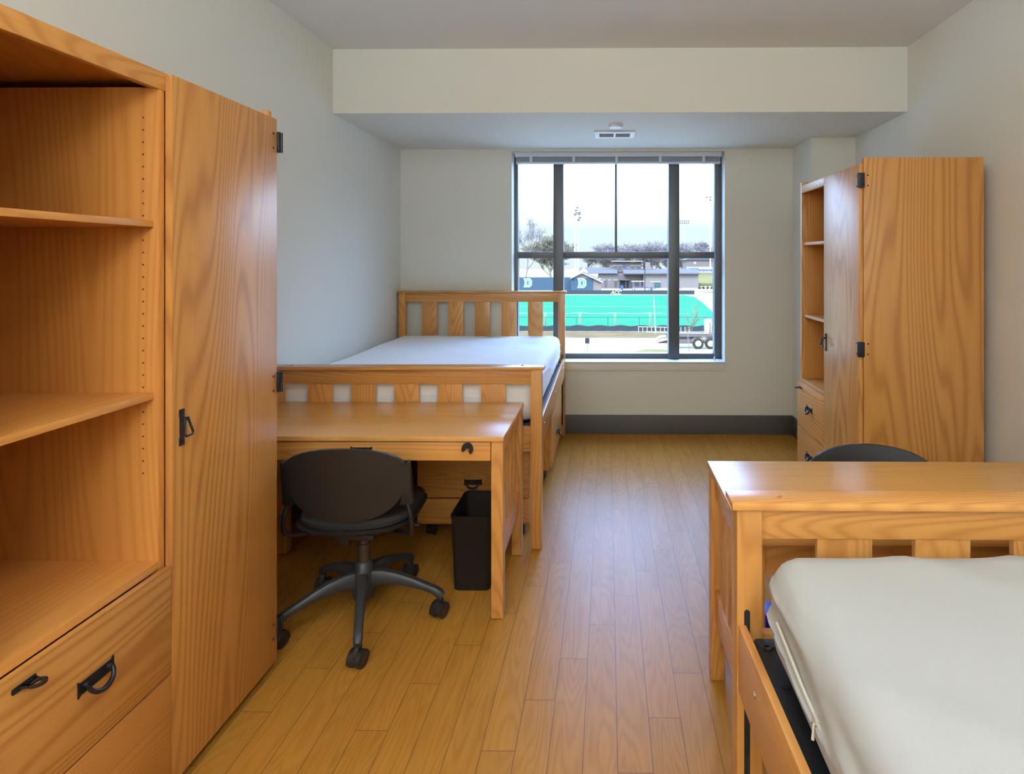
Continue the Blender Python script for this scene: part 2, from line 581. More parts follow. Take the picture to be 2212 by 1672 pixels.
tl = thing('added_fill_lamp', 'tall uplighter added out of view behind the photographer to fill the room with light', 'lamp', (-0.25, -1.9, 0))  # added stand for the fill light, never in view
MB().lathe([(0.14, 0), (0.14, 0.015), (0.03, 0.03)], seg=32).build('base', BLACK, tl)
MB().lathe([(0.014, 0.028), (0.014, 1.74)]).build('pole', BLACK, tl)
MB().lathe([(0.015, 1.735), (0.08, 1.745), (0.20, 1.80), (0.235, 1.845), (0.232, 1.847), (0.19, 1.808), (0.06, 1.76), (0.01, 1.755)], seg=32).build('fill_lamp_bowl', WHITE, tl)

#==FURNITURE==
# ------------------------------------------------------------------ hardware
def bail_pull(parent, x, y, z, wd=0.095):
    """horizontal bail pull on a face looking towards -y"""
    h = 0.019
    m = MB()
    hw = wd / 2
    m.prism([(-hw, -h), (-hw + 0.006, -h + 0.006), (hw - 0.006, -h + 0.006), (hw, -h), (hw, h), (hw - 0.006, h - 0.006), (-hw + 0.006, h - 0.006), (-hw, h)], 'y', -0.004, 0.0)
    for sx in (-1, 1):
        m.tube([(sx * hw * 0.66, 0, 0.004), (sx * hw * 0.66, -0.014, 0.004)], [0.0075, 0.006], 12)
        m.lathe([(0.0035, 0), (0.0035, 0.002)], (sx * hw * 0.9, -0.004, 0.0), 8)
    o = m.build('pull_plate', BLACK, parent, loc=(x, y, z))
    m = MB()
    pts = [(math.cos(t) * hw * 0.72, -0.012 - 0.012 * math.sin(t), 0.004 - 0.030 * math.sin(t)) for t in [PI * i / 14 for i in range(15)]]
    m.tube(pts, [0.004 + 0.0022 * math.sin(PI * i / 14) for i in range(15)], 10)
    m.build('bail', BLACK, o)
    return o

def ring_pull(parent, x, y, z):
    """tall plate with a hanging trapezoid ring"""
    m = MB()
    m.prism([(-0.0085, -0.051), (0.0085, -0.051), (0.0085, -0.030), (0.0065, -0.027), (0.0065, 0.027), (0.0085, 0.030), (0.0085, 0.051), (-0.0085, 0.051), (-0.0085, 0.030), (-0.0065, 0.027), (-0.0065, -0.027), (-0.0085, -0.030)], 'y', -0.004, 0.0)
    for dz in (-0.040, 0.040):
        m.tube([(0, -0.004, dz), (0, -0.0065, dz)], 0.0042, 12)
    m.tube([(0, -0.003, 0.024), (0, -0.018, 0.024)], [0.006, 0.005], 12)
    o = m.build('pull_plate', BLACK, parent, loc=(x, y, z))
    m = MB()
    a = [(-0.005, 0.028), (0.005, 0.028), (0.016, -0.016), (0.012, -0.022), (-0.012, -0.022), (-0.016, -0.016)]
    m.tube([(u, -0.016 - (0.028 - v2) * 0.16, v2) for u, v2 in a], 0.0032, 10, closed=True)
    m.build('hanging_ring', BLACK, o)
    return o

def lock_loop(parent, x, y, z, flat=True):
    """padlock hasp: small back plate with a pierced tab standing out"""
    m = MB()
    m.prism([(-0.024, -0.006), (0.024, -0.006), (0.026, 0), (0.024, 0.006), (-0.024, 0.006), (-0.026, 0)], 'y', -0.003, 0)
    ro, ri = 0.016, 0.006
    cx, cy = 0.006, -0.024
    outer = [(cx + ro * math.cos(t), cy + ro * math.sin(t)) for t in [PI * (0.08 - i * 1.16 / 14) for i in range(15)]]
    poly = [(-0.012, -0.001)] + [(0.024, -0.001)] + outer
    inner = [(cx + ri * 1.4 * math.cos(t), cy + ri * math.sin(t)) for t in [PI * (-1.0 + i * 2.0 / 12) for i in range(12)]]
    if flat:
        t = bmesh.new()
        n = 24
        for zz in (-0.002, 0.002):
            pass
        t.free()
        # tab with a hole: ring plus a neck
        for i in range(24):
            a0, a1 = 2 * PI * i / 24, 2 * PI * (i + 1) / 24
            p = [(cx + ri * 1.4 * math.cos(a0), cy + ri * math.sin(a0)), (cx + ro * math.cos(a0), cy + ro * math.sin(a0)),
                 (cx + ro * math.cos(a1), cy + ro * math.sin(a1)), (cx + ri * 1.4 * math.cos(a1), cy + ri * math.sin(a1))]
            m.prism(p, 'z', -0.002, 0.002)
        m.prism([(-0.012, 0), (-0.008, -0.018), (-0.002, -0.020), (-0.002, 0)], 'z', -0.002, 0.002)
        m.prism([(0.014, 0), (0.020, -0.018), (0.024, 0)], 'z', -0.002, 0.002)
        m.prism([(-0.010, 0), (-0.006, -0.012), (0.018, -0.012), (0.022, 0)], 'z', -0.002, 0.002)
    return m.build('lock_loop', BLACK, parent, loc=(x, y, z))

def caster(parent, x, y, z0, r=0.03, rot=0.0, name='caster'):
    m = MB()
    hood = [(math.cos(t), math.sin(t)) for t in [math.radians(a) for a in range(-15, 196, 15)]]
    m.prism([(c_ * r * 1.10, s_ * r * 1.10) for c_, s_ in hood] + [(c_ * r * 1.02, s_ * r * 1.02) for c_, s_ in hood[::-1]], 'x', -r * 0.88, r * 0.88)
    m.prism([(-r * 0.3, r * 1.2), (-r * 1.0, r * 0.7), (-r * 1.08, 0.0), (-r * 0.8, -r * 0.3), (-r * 0.62, 0.0), (-r * 0.4, r * 0.5), (r * 0.2, r * 0.9), (r * 0.55, r * 1.2), (r * 0.45, r * 1.75), (-r * 0.1, r * 1.75)], 'x', -r * 0.28, r * 0.28)
    m.tube([(0, r * 0.25, r * 1.3), (0, r * 0.25, r * 2.6)], r * 0.26, 12)
    body = m.build(name, PLASTIC, parent, loc=(x, y, z0 + r))
    body.rotation_euler = (0, 0, rot)
    m = MB()
    for sx in (-1, 1):
        m.tube([(sx * r * 0.30, 0, 0), (sx * r * 0.36, 0, 0), (sx * r * 0.86, 0, 0), (sx * r * 0.95, 0, 0)], [r * 0.93, r, r, r * 0.86], 24)
        m.tube([(sx * r * 0.94, 0, 0), (sx * r * 0.985, 0, 0)], [r * 0.70, r * 0.66], 20)
    m.build('wheel', PLASTIC, body)
    return body

# ------------------------------------------------------------------ wardrobes
def wardrobe(name, label, loc, rot, W, D, H, ws, zb, dr, z_door0, door_top, shelves):
    """x along the front, shelf bay first and door bay second, carcass front in y=0, looking to -y"""
    T = 0.022
    r = thing(name, label, 'wardrobe', loc, rot)
    z0 = 0.035
    MB().box(0, T, 0, D, z0, H + 0.024, 0.0015).build('side_panel', OZF, r)
    MB().box(W - T, W, 0, D, z0, H + 0.024, 0.0015).build('side_panel', OZF, r)
    MB().box(ws - T, ws, 0.0, D - 0.01, z0, H - 0.045, 0.0015).build('partition', OIN, r)
    MB().box(T, W - T, D - 0.012, D - 0.002, z0 + 0.02, H - 0.022, 0).build('back_panel', OIN, r, smooth=False)
    MB().box(T, W - T, 0.02, D - 0.012, H - 0.022, H - 0.002, 0).build('top_panel', OINX, r, smooth=False)
    MB().box(T, W - T, -0.002, 0.02, H - 0.05, H, 0.0015).build('top_rail', OX, r)
    MB().box(T, W - T, 0.02, D - 0.012, z0, z0 + 0.02, 0).build('base_panel', OINX, r, smooth=False)
    MB().box(T, ws - T, 0.0, D - 0.012, zb - 0.022, zb, 0.002).build('bay_floor', OINX, r)
    for z in shelves:
        MB().box(T + 0.001, ws - T - 0.001, 0.012, D - 0.014, z - 0.018, z, 0.002).build('shelf', OINX, r)
    # pin holes in both bay sides
    hole = None
    zz = zb + 0.24
    while zz < H - 0.12:
        if all(abs(zz - s + 0.009) > 0.016 for s in shelves):
            for xx, sx in ((ws - T, -1), (T, 1)):
                if hole is None:
                    hole = MB().tube([(-0.0006, 0, 0), (0.0006, 0, 0)], 0.0026, 8).build('pin_hole', PIN, r)
                    h_ = hole
                else:
                    h_ = hole.copy()
                    COL.objects.link(h_)
                    h_.parent = r
                h_.location = (xx, 0.042, zz)
        zz += 0.0335
    # door
    d = MB().box(ws - 0.001, W - 0.004, -0.022, -0.002, z_door0, door_top, 0.002).build('door', OZF, r)
    ring_pull(d, ws + 0.033, -0.022, 1.018)
    for k, z in enumerate((door_top - 0.083, 1.045, 0.15)):
        m = MB()
        m.box(W - 0.006, W + 0.016, -0.030, -0.001, z - 0.037, z + 0.037, 0.002)
        for s in range(5):
            m.tube([(W + 0.010, -0.030, z - 0.037 + s * 0.0148), (W + 0.010, -0.030, z - 0.0235 + s * 0.0148)], 0.005, 10)
        m.build('hinge', BLACK, r)
        for dz in (-0.026, 0.026):
            MB().tube([(W - 0.028, -0.022, z + dz), (W - 0.028, -0.0245, z + dz)], [0.0045, 0.003], 12).build('hinge_screw', BLACK, r)
            MB().tube([(W, 0.022, z + dz), (W + 0.0025, 0.022, z + dz)], [0.0045, 0.003], 12).build('hinge_screw', BLACK, r)
    # drawers
    for i, (za, zt) in enumerate(dr):
        o = MB().box(0.0, ws - 0.003, -0.022, -0.002, za, zt, 0.003).build('drawer', oak_drawer[i % 2], r)
        bail_pull(o, ws * 0.5, -0.022, (za + zt) / 2 + 0.012)
        if i == 0:
            lock_loop(o, ws * 0.5 - 0.17, -0.022, zt - 0.03)
        m = MB().box(T + 0.01, ws - T - 0.01, 0.0, D * 0.86, za + 0.02, zt - 0.04, 0)
        m.build('drawer_box', OINX, o, smooth=False)
    for x in (0.05, W - 0.05):
        for y in (0.06, D - 0.06):
            MB().lathe([(0.022, 0), (0.022, 0.005), (0.014, 0.009), (0.007, 0.011), (0.007, 0.036)], (x, y, 0), 18).build('glide_foot', STEEL, r)
    return r

oak_drawer = [oak('oak_drawer_upper', 'x', fscale=2.0, fig=1.3), oak('oak_drawer_lower', 'x', fscale=2.2, fig=1.0, light=(0.54, 0.235, 0.06), dark=(0.36, 0.125, 0.025))]
wardrobe('wardrobe', 'tall oak wardrobe seen from its open shelf bay, against the left wall nearest the camera', (-1.226, 1.12, 0), PI / 2,
         1.005, 0.548, 2.008, 0.487, 0.668, [(0.352, 0.645), (0.05, 0.346)], 0.035, 2.004, (1.598, 1.128))
wardrobe('wardrobe', 'tall oak wardrobe on the right wall, its plain side panel facing the camera', (1.281, 3.90, 0), -PI / 2,
         0.957, 0.597, 1.980, 0.479, 0.712, [(0.405, 0.692), (0.11, 0.399)], 0.035, 1.972, (1.605, 1.135))

# ------------------------------------------------------------------ desks
def desk(label, loc, rot):
    W, D, H = 1.25, 0.595, 0.76
    L = 0.05
    r = thing('desk', label, 'desk', loc, rot)
    hw = W / 2
    MB().box(-hw, hw, 0, D, H - 0.02, H, 0.004).build('desktop', OTOP, r)
    e = 0.012
    for sx in (-1, 1):
        for ya in (e, D - e - L):
            xa = hw - 0.004 if sx > 0 else -(hw - 0.004)
            MB().box(min(xa, xa - sx * L), max(xa, xa - sx * L), ya, ya + L, 0.004, H - 0.02, 0.003).build('leg', OZ, r)
            MB().lathe([(0.018, 0), (0.018, 0.004)], (xa - sx * L / 2, ya + L / 2, 0), 14).build('foot_glide', BLACKSTEEL, r)
        xm = sx * (hw - 0.004 - L / 2)
        MB().box(xm - 0.011, xm + 0.011, e + L, D - e - L, H - 0.105, H - 0.02, 0.002).build('side_rail', OY, r)
        MB().box(xm - 0.011, xm + 0.011, e + L, D - e - L, 0.215, 0.325, 0.002).build('side_rail', OY, r)
        span = D - 2 * e - 2 * L
        for i in range(4):
            yc = e + L + span * (i + 1) / 5
            MB().box(xm - 0.007, xm + 0.007, yc - 0.022, yc + 0.022, 0.325, H - 0.105, 0.001).build('side_slat', OZ, r)
    x0, x1 = -hw + 0.004 + L, hw - 0.004 - L
    d = MB().box(x0 + 0.003, x1 - 0.003, e + 0.002, e + 0.022, H - 0.103, H - 0.026, 0.002).build('drawer', OX, r)
    bail_pull(d, 0.03, e + 0.002, H - 0.062, 0.088)
    m = MB()
    m.tube([(0, 0, 0.010), (0, -0.010, 0.010)], [0.010, 0.010], 14)
    arc = [math.radians(a) for a in range(-60, 216, 15)]
    for a0, a1 in zip(arc, arc[1:]):
        m.prism([(0.008 * math.cos(a0), 0.008 * math.sin(a0)), (0.024 * math.cos(a0), 0.026 * math.sin(a0)), (0.024 * math.cos(a1), 0.026 * math.sin(a1)), (0.008 * math.cos(a1), 0.008 * math.sin(a1))], 'y', -0.016, -0.009)
    m.build('lock_loop', BLACK, d, loc=(hw - 0.150, e + 0.002, H - 0.050))
    MB().box(x0 + 0.02, x1 - 0.02, e + 0.022, D - 0.08, H - 0.095, H - 0.035).build('drawer_box', OINX, d, smooth=False)
    MB().box(x0, x1, D - e - 0.03, D - e - 0.008, H - 0.105, H - 0.02, 0.002).build('back_apron', OX, r)
    return r

desk('oak desk with a chair and wastebasket at its drawer side, beside the left wardrobe', (-1.053, 2.410, 0), 0)
desk('oak desk with slatted ends just beyond the footboard of the near right bed', (0.988, 2.137, 0), PI)

# ------------------------------------------------------------------ beds
def bed(label, loc, rot, plug, skew=0.0):
    W, L, P = 1.405, 1.99, 0.058
    r = thing('bed_frame', label, 'bed', loc, rot)
    hw = W / 2
    def end(ya, top, cap_side, nm):
        yb = ya + P
        for sx in (-1, 1):
            xa = sx * hw
            MB().box(min(xa, xa - sx * P), max(xa, xa - sx * P), ya, yb, 0.004, top - 0.018, 0.003).build('post', OZ, r)
            # slotted steel strip let into the inner face
            yi = yb if cap_side > 0 else ya
            xs = xa - sx * 0.023
            m = MB()
            poly = [(xs - 0.0065, 0.10), (xs + 0.0065, 0.10)] + [(xs + 0.0065 * math.cos(t), 0.69 + 0.0065 * math.sin(t)) for t in [PI * i / 8 for i in range(9)]]
            m.prism(poly, 'y', yi - 0.0005 if cap_side > 0 else yi - 0.0012, yi + 0.0012 if cap_side > 0 else yi + 0.0005)
            m.build('post_slot', BLACKSTEEL, r)
        ym = (ya + yb) / 2
        MB().box(-hw - 0.013, hw + 0.013, ya - 0.010, yb + 0.012, top - 0.018, top, 0.005).build(nm, oak_cap, r)
        MB().box(-hw + P, hw - P, ym - 0.013, ym + 0.013, top - 0.093, top - 0.018, 0.002).build('top_rail', OX, r)
        MB().box(-hw + P, hw - P, ym - 0.013, ym + 0.013, 0.50, 0.63, 0.002).build('cross_rail', OX, r)
        sw = 0.126
        g0, pitch = 0.134, 0.2245
        for i in range(5):
            x = -hw + P + g0 + i * pitch
            MB().box(x, x + sw, ym - 0.008, ym + 0.008, 0.63, top - 0.093, 0.001).build('slat', OZ, r)
        for x in (-0.60, 0.60):
            m = MB().lathe([(0.0065, 0.0), (0.0065, 0.0015), (0.004, 0.0025)], (x, ym + 0.005, top), 14)
            m.build('cap_plug', plug, r)
    end(0.0, 0.943, 1, 'end_cap')
    end(L - P, 1.23, -1, 'end_cap')
    for sx in (-1, 1):
        m = MB().box(-0.009, 0.009, 0, L - 2 * P, 0.510, 0.662, 0.002)
        o = m.build('side_rail', OY, r, loc=(sx * (hw - 0.012), P, 0))
        b2 = MB()
        for yy in (0.13, 0.9, 1.74):
            b2.tube([(sx * 0.009, yy, 0.60), (sx * 0.012, yy, 0.60)], [0.007, 0.005], 12)
        b2.build('rail_bolt', STEEL, o)
        if skew and sx > 0:
            o.rotation_euler = (0, 0, skew)
    m = MB()
    xr0, xr1 = hw - 0.030, hw - 0.030 - math.tan(skew) * (L - 2 * P)
    m.prism([(-hw + 0.035, P + 0.004), (xr0, P + 0.004), (xr1, L - P - 0.004), (-hw + 0.035, L - P - 0.004)], 'z', 0.612, 0.630, 0.002)
    m.box(-hw + 0.035, xr0 - 0.01, P + 0.004, P + 0.034, 0.56, 0.634, 0.002)
    m.box(-hw + 0.035, xr1 - 0.01, L - P - 0.034, L - P - 0.004, 0.56, 0.634, 0.002)
    for x, y in ((-0.5, 0.05), (0.0, 0.05), (hw - 0.060, 0.035), (hw - 0.065, 0.15), (hw - 0.075, 0.27)):
        m.tube([(x, P + y, 0.628), (x, P + y, 0.634)], 0.008, 10)
    m.build('mattress_deck', BLACKSTEEL, r)
    return r

oak_cap = oak('oak_cap', 'x', fscale=2.0, fig=0.8, rough=0.26)
bed('oak slatted bed frame along the left wall, its headboard below the window', (-1.040, 2.997, 0), math.radians(0.6), BLACK)
bed('oak slatted bed frame in the near right corner with its footboard backing onto a desk', (0.9965, 1.391, 0), PI, oak('oak_plug', 'z', light=(0.45, 0.19, 0.06), dark=(0.3, 0.1, 0.02)), skew=math.radians(2.2))

def mattress(name, label, loc, rot, w, l, h, r, mat, seed, wrinkle, bulge=0.0, crown=0.0):
    """rounded slab with its base centre-foot at the origin, running to +y"""
    m = MB()
    t = bmesh.new()
    bmesh.ops.create_cube(t, size=2.0)
    bmesh.ops.subdivide_edges(t, edges=list(t.edges), cuts=47, use_grid_fill=True)
    hw, hl, hh = w / 2, l / 2, h / 2
    nz = lambda p: noise.noise(p)
    for v in t.verts:
        c = v.co
        q = Vector((math.copysign(abs(c.x) ** 0.9, c.x) * hw, math.copysign(abs(c.y) ** 0.9, c.y) * hl, c.z * hh))
        rx = r
        rz = min(r, hh * 0.8)
        inner = Vector((max(-hw + rx, min(hw - rx, q.x)), max(-hl + rx, min(hl - rx, q.y)), max(-hh + rz, min(hh - rz, q.z))))
        d = q - inner
        if d.length > 1e-9:
            n = Vector((d.x / rx, d.y / rx, d.z / rz))
            mx = max(abs(n.x), abs(n.y), abs(n.z))
            n = n.normalized() * mx
            q = inner + Vector((n.x * rx, n.y * rx, n.z * rz))
        p = Vector((q.x, q.y, q.z)) + Vector((seed, seed * 2, 0))
        side = 1.0 if (abs(c.x) > 0.999 or abs(c.y) > 0.999) else 0.0
        wz = nz(Vector((p.x * 2.2, p.y * 2.2, p.z))) * 0.010 + (1 - abs(nz(Vector((p.x * 3.2 + p.y * 2.6, p.y * 1.1, 3.0))))) ** 7 * 0.007 * wrinkle
        if c.z > 0.2:
            q.z += wz
            q.z += crown * (1 - (q.x / hw) ** 2) * (1 - (q.y / hl) ** 2)
        if side:
            k = 1 - (q.z / hh) ** 2
            s2 = bulge * k + (1 - abs(nz(Vector((p.x * 2.0 + p.z * 5.0, p.y * 2.3 + p.z * 7.0, p.z * 9.0))))) ** 8 * 0.010 * wrinkle * k
            if abs(c.x) > 0.999:
                q.x += math.copysign(s2, c.x)
            if abs(c.y) > 0.999:
                q.y += math.copysign(s2 * 0.5, c.y)
        v.co = q + Vector((0, hl, hh))
    m.merge(t)
    root = thing(name, label, 'mattress', loc, rot)
    m.build('ticking', mat, root)
    return root

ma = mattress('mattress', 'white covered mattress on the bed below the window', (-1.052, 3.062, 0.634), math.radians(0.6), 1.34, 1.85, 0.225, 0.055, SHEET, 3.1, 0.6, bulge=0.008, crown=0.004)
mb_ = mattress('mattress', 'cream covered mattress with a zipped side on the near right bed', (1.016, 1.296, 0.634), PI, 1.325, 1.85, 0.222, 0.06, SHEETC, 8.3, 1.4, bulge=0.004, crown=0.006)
# zip along the left flank (local +x is towards the aisle)
zx = 0.6625 + 0.0085
m = MB()
pts = []
for i in range(60):
    y = 0.11 + i * 0.028
    pts.append((zx + 0.006 * math.sin(y * 9) * 0.5, y, 0.128 - 0.030 * min(1, y / 0.4) + 0.004 * math.sin(y * 14)))
m.tube(pts, 0.0032, 8)
m.build('zip', plain('zip_cream', (0.60, 0.56, 0.46), 0.6), mb_)
m = MB()
m.tube([(zx + 0.003, 0.333, 0.104), (zx + 0.008, 0.335, 0.096), (zx + 0.011, 0.340, 0.076)], [0.0022, 0.002, 0.0028], 8)
m.box(zx, zx + 0.007, 0.326, 0.340, 0.098, 0.108, 0.002)
m.build('zip_puller', plain('zip_metal', (0.7, 0.68, 0.6), 0.35, 0.5), mb_)

# ------------------------------------------------------------------ underbed chests on casters
def chest(label, loc, rot, W, D, group=None, drawers=((0.225, 0.485), (0.095, 0.218))):
    r = thing('underbed_chest', label, 'chest of drawers', loc, rot)
    hw = W / 2
    m = MB()
    m.box(-hw, -hw + 0.018, 0, D, 0.075, 0.49, 0.001)
    m.box(hw - 0.018, hw, 0, D, 0.075, 0.49, 0.001)
    m.build('side_panel', OZ, r)
    MB().box(-hw + 0.018, hw - 0.018, 0.01, D, 0.47, 0.49, 0.001).build('chest_top', OINX, r)
    MB().box(-hw + 0.018, hw - 0.018, D - 0.014, D, 0.075, 0.47, 0).build('back_panel', OIN, r, smooth=False)
    MB().box(-hw + 0.018, hw - 0.018, 0.0, D - 0.014, 0.075, 0.093, 0.001).build('base_panel', OINX, r)
    for za, zt in drawers:
        o = MB().box(-hw + 0.002, hw - 0.002, -0.020, -0.001, za, zt, 0.002).build('drawer', OX, r)
        bail_pull(o, 0.0, -0.020, za + (zt - za) * 0.32 if zt > 0.3 else (za + zt) / 2)
    for x in (-hw + 0.06, hw - 0.06):
        for y in (0.05, D - 0.06):
            caster(r, x, y, 0, 0.026, rot=random.uniform(-0.6, 0.6))
    return r
chest('low oak drawer chest on casters under the desk end of the left bed', (-0.715, 3.13, 0), 0, 0.60, 0.66)
chest('low oak chest on casters under the window end of the left bed, facing the aisle', (-0.395, 4.36, 0), PI / 2, 0.86, 0.55, drawers=((0.095, 0.485),))

# ------------------------------------------------------------------ office chairs
def office_chair(label, loc, rot, base_rot):
    r = thing('office_chair', label, 'chair', loc, rot)
    # five-star base
    hub = MB().lathe([(0.030, 0.085), (0.042, 0.088), (0.047, 0.105), (0.046, 0.17), (0.038, 0.215), (0.030, 0.235), (0.026, 0.238)]).build('base_hub', PLASTIC2, r)
    hub.rotation_euler = (0, 0, base_rot)
    for i in range(5):
        a = i * 2 * PI / 5
        m = MB()
        rings = []
        prof = [(0.030, 0.165, 0.070, 0.021), (0.08, 0.170, 0.062, 0.020), (0.14, 0.163, 0.050, 0.019), (0.20, 0.148, 0.040, 0.018), (0.25, 0.131, 0.033, 0.017), (0.285, 0.117, 0.032, 0.0165), (0.305, 0.106, 0.034, 0.017), (0.318, 0.095, 0.034, 0.017), (0.330, 0.085, 0.024, 0.013)]
        for q, (rad, zc, hh, ww) in enumerate(prof):
            ring = []
            for k in range(12):
                t = 2 * PI * k / 12
                cy, cz = math.cos(t), math.sin(t)
                sy = math.copysign(abs(cy) ** 0.6, cy) * ww
                sz = math.copysign(abs(cz) ** 0.7, cz) * hh / 2
                tilt = 0.0 if q < 6 else 0.4 * (q - 5)
                ring.append(m.bm.verts.new((rad + sz * math.sin(tilt) * 0.6, sy, zc + sz)))
            rings.append(ring)
        for r0, r1 in zip(rings, rings[1:]):
            for k in range(12):
                m.bm.faces.new((r0[k], r0[(k + 1) % 12], r1[(k + 1) % 12], r1[k]))
        m.bm.faces.new(rings[0][::-1])
        m.bm.faces.new(rings[-1])
        lg = m.build('base_leg', PLASTIC2, r)
        lg.rotation_euler = (0, 0, a + base_rot)
        c = caster(lg, 0.316, 0.0, 0.0, 0.030, rot=-0.45 + (i % 3) * 0.22 - a - base_rot)
    MB().lathe([(0.026, 0.20), (0.026, 0.31), (0.0215, 0.312), (0.0215, 0.40)]).build('gas_column', plain_column, r)
    m = MB()
    m.box(-0.085, 0.085, -0.12, 0.12, 0.372, 0.400, 0.010)
    m.box(-0.065, -0.020, -0.10, 0.02, 0.345, 0.375, 0.006)
    m.build('tilt_mechanism', PLASTIC, r)
    m = MB().tube([(0.06, 0.0, 0.385), (0.16, 0.01, 0.382), (0.23, 0.012, 0.375)], [0.005, 0.005, 0.008], 10)
    m.build('height_lever', PLASTIC, r)
    # seat pan and pad: rounded shapes built ring by ring
    def slab(zs, ins, w, d, yc, pw=3.2):
        m = MB()
        n = 48
        rings = []
        for z, i_ in zip(zs, ins):
            ring = []
            for k in range(n):
                t = 2 * PI * k / n
                c_, s_ = math.cos(t), math.sin(t)
                x = math.copysign(abs(c_) ** (2 / pw), c_) * (w / 2 - i_)
                y = math.copysign(abs(s_) ** (2 / pw), s_) * (d / 2 - i_)
                x *= 1.0 - 0.06 * (y / d)
                zz = z + 0.018 * (x / (w / 2)) ** 2 - (0.020 * max(0, (y / (d / 2)) - 0.55) if y > 0 else -0.014 * max(0, -y / (d / 2) - 0.5))
                ring.append(m.bm.verts.new((x, y + yc, zz)))
            rings.append(ring)
        for r0, r1 in zip(rings, rings[1:]):
            for k in range(n):
                m.bm.faces.new((r0[k], r0[(k + 1) % n], r1[(k + 1) % n], r1[k]))
        m.bm.faces.new(rings[0][::-1])
        m.bm.faces.new(rings[-1])
        return m
    slab([0.388, 0.396, 0.420, 0.428, 0.430], [0.13, 0.06, 0.006, 0.0, 0.006], 0.475, 0.46, 0.03).build('seat_pan', PLASTIC, r)
    slab([0.430, 0.436, 0.452, 0.462, 0.467, 0.464], [0.012, 0.002, 0.0, 0.010, 0.030, 0.12], 0.45, 0.43, 0.035).build('seat_cushion', cushion_mat, r)
    # backrest shell
    NU = 72
    zc = 0.640
    def outline(t):
        # superellipse top half, narrowing bottom half with rounded chin
        c_, s_ = math.cos(t), math.sin(t)
        if s_ >= 0:
            x = math.copysign(abs(c_) ** 0.92, c_) * 0.243
            z = zc + 0.035 + abs(s_) ** 0.95 * 0.102
        else:
            x = math.copysign(abs(c_) ** 0.80, c_) * 0.243
            z = zc + 0.035 - abs(s_) ** 1.0 * 0.199
        return x, z
    def yback(x, z):
        return -0.185 + 0.60 * x * x - (z - 0.5) * 0.17
    def shell(m, grow, dy, rev=False):
        rings = []
        for j in range(1, 11):
            f_ = j / 10
            ring = []
            for k in range(NU):
                x, z = outline(2 * PI * k / NU)
                x *= f_ * grow
                z = zc + (z - zc) * f_ * grow
                ring.append(m.bm.verts.new((x, yback(x, z) + dy, z)))
            rings.append(ring)
        cv = m.bm.verts.new((0, yback(0, zc) + dy, zc))
        for k in range(NU):
            m.bm.faces.new((cv, rings[0][k], rings[0][(k + 1) % NU]))
        for r0, r1 in zip(rings, rings[1:]):
            for k in range(NU):
                m.bm.faces.new((r0[k], r0[(k + 1) % NU], r1[(k + 1) % NU], r1[k]))
        return rings[-1]
    m = MB()
    a_ = shell(m, 0.985, -0.008)
    b_ = shell(m, 0.985, 0.008)
    mid = []
    for k in range(NU):
        x, z = outline(2 * PI * k / NU)
        mid.append(m.bm.verts.new((x, yback(x, z), z)))
    for k in range(NU):
        k2 = (k + 1) % NU
        m.bm.faces.new((a_[k], a_[k2], mid[k2], mid[k]))
        m.bm.faces.new((mid[k], mid[k2], b_[k2], b_[k]))
    m.build('backrest', PLASTIC, r)
    for sx in (-1, 1):
        # side wing: a tapering sleeve behind the shell edge
        m = MB()
        vs = []
        for (x, z) in ((0.236, 0.715), (0.246, 0.715), (0.252, 0.537), (0.204, 0.537), (0.222, 0.60)):
            vs.append((sx * x, z))
        t = bmesh.new()
        fr = [t.verts.new((x, yback(x, z) - 0.012, z)) for x, z in vs]
        bk = [t.verts.new((x, yback(x, z) + 0.016, z)) for x, z in vs]
        t.faces.new(fr)
        t.faces.new(bk[::-1])
        for i in range(5):
            t.faces.new((fr[i], fr[(i + 1) % 5], bk[(i + 1) % 5], bk[i]))
        bmesh.ops.recalc_face_normals(t, faces=t.faces)
        bmesh.ops.bevel(t, geom=list(t.edges), offset=0.003, segments=2, affect='EDGES')
        m.merge(t)
        m.build('back_sleeve', PLASTIC, r)
        m = MB()
        x0 = sx * 0.232
        yb = yback(0.232, 0.56)
        m.tube([(x0, yb + 0.002, 0.60), (x0, yb + 0.004, 0.535), (sx * 0.244, yb - 0.004, 0.50), (sx * 0.248, yb - 0.004, 0.455), (sx * 0.246, yb + 0.004, 0.425), (sx * 0.235, yb + 0.025, 0.408), (sx * 0.18, yb + 0.07, 0.396), (sx * 0.07, -0.02, 0.392)], 0.0095, 12)
        m.build('back_tube', BLACK, r)
    return r

plain_column = plain('column_steel', (0.10, 0.07, 0.06), 0.3, 0.7)
cushion_mat = plain('black_seat_vinyl', (0.017, 0.016, 0.016), 0.38, var=0.1, bump=0.3, bscale=500)
ch = office_chair('black swivel office chair with its back to the camera at the left desk', (-1.018, 2.435, 0), math.radians(2), math.radians(1 - 2))
c2 = copy_tree(ch)
c2.location = (0.990, 2.055, 0)
c2.rotation_euler = (0, 0, PI + math.radians(-4))
c2['label'] = 'black office chair mostly hidden behind the right desk, only its curved top showing'

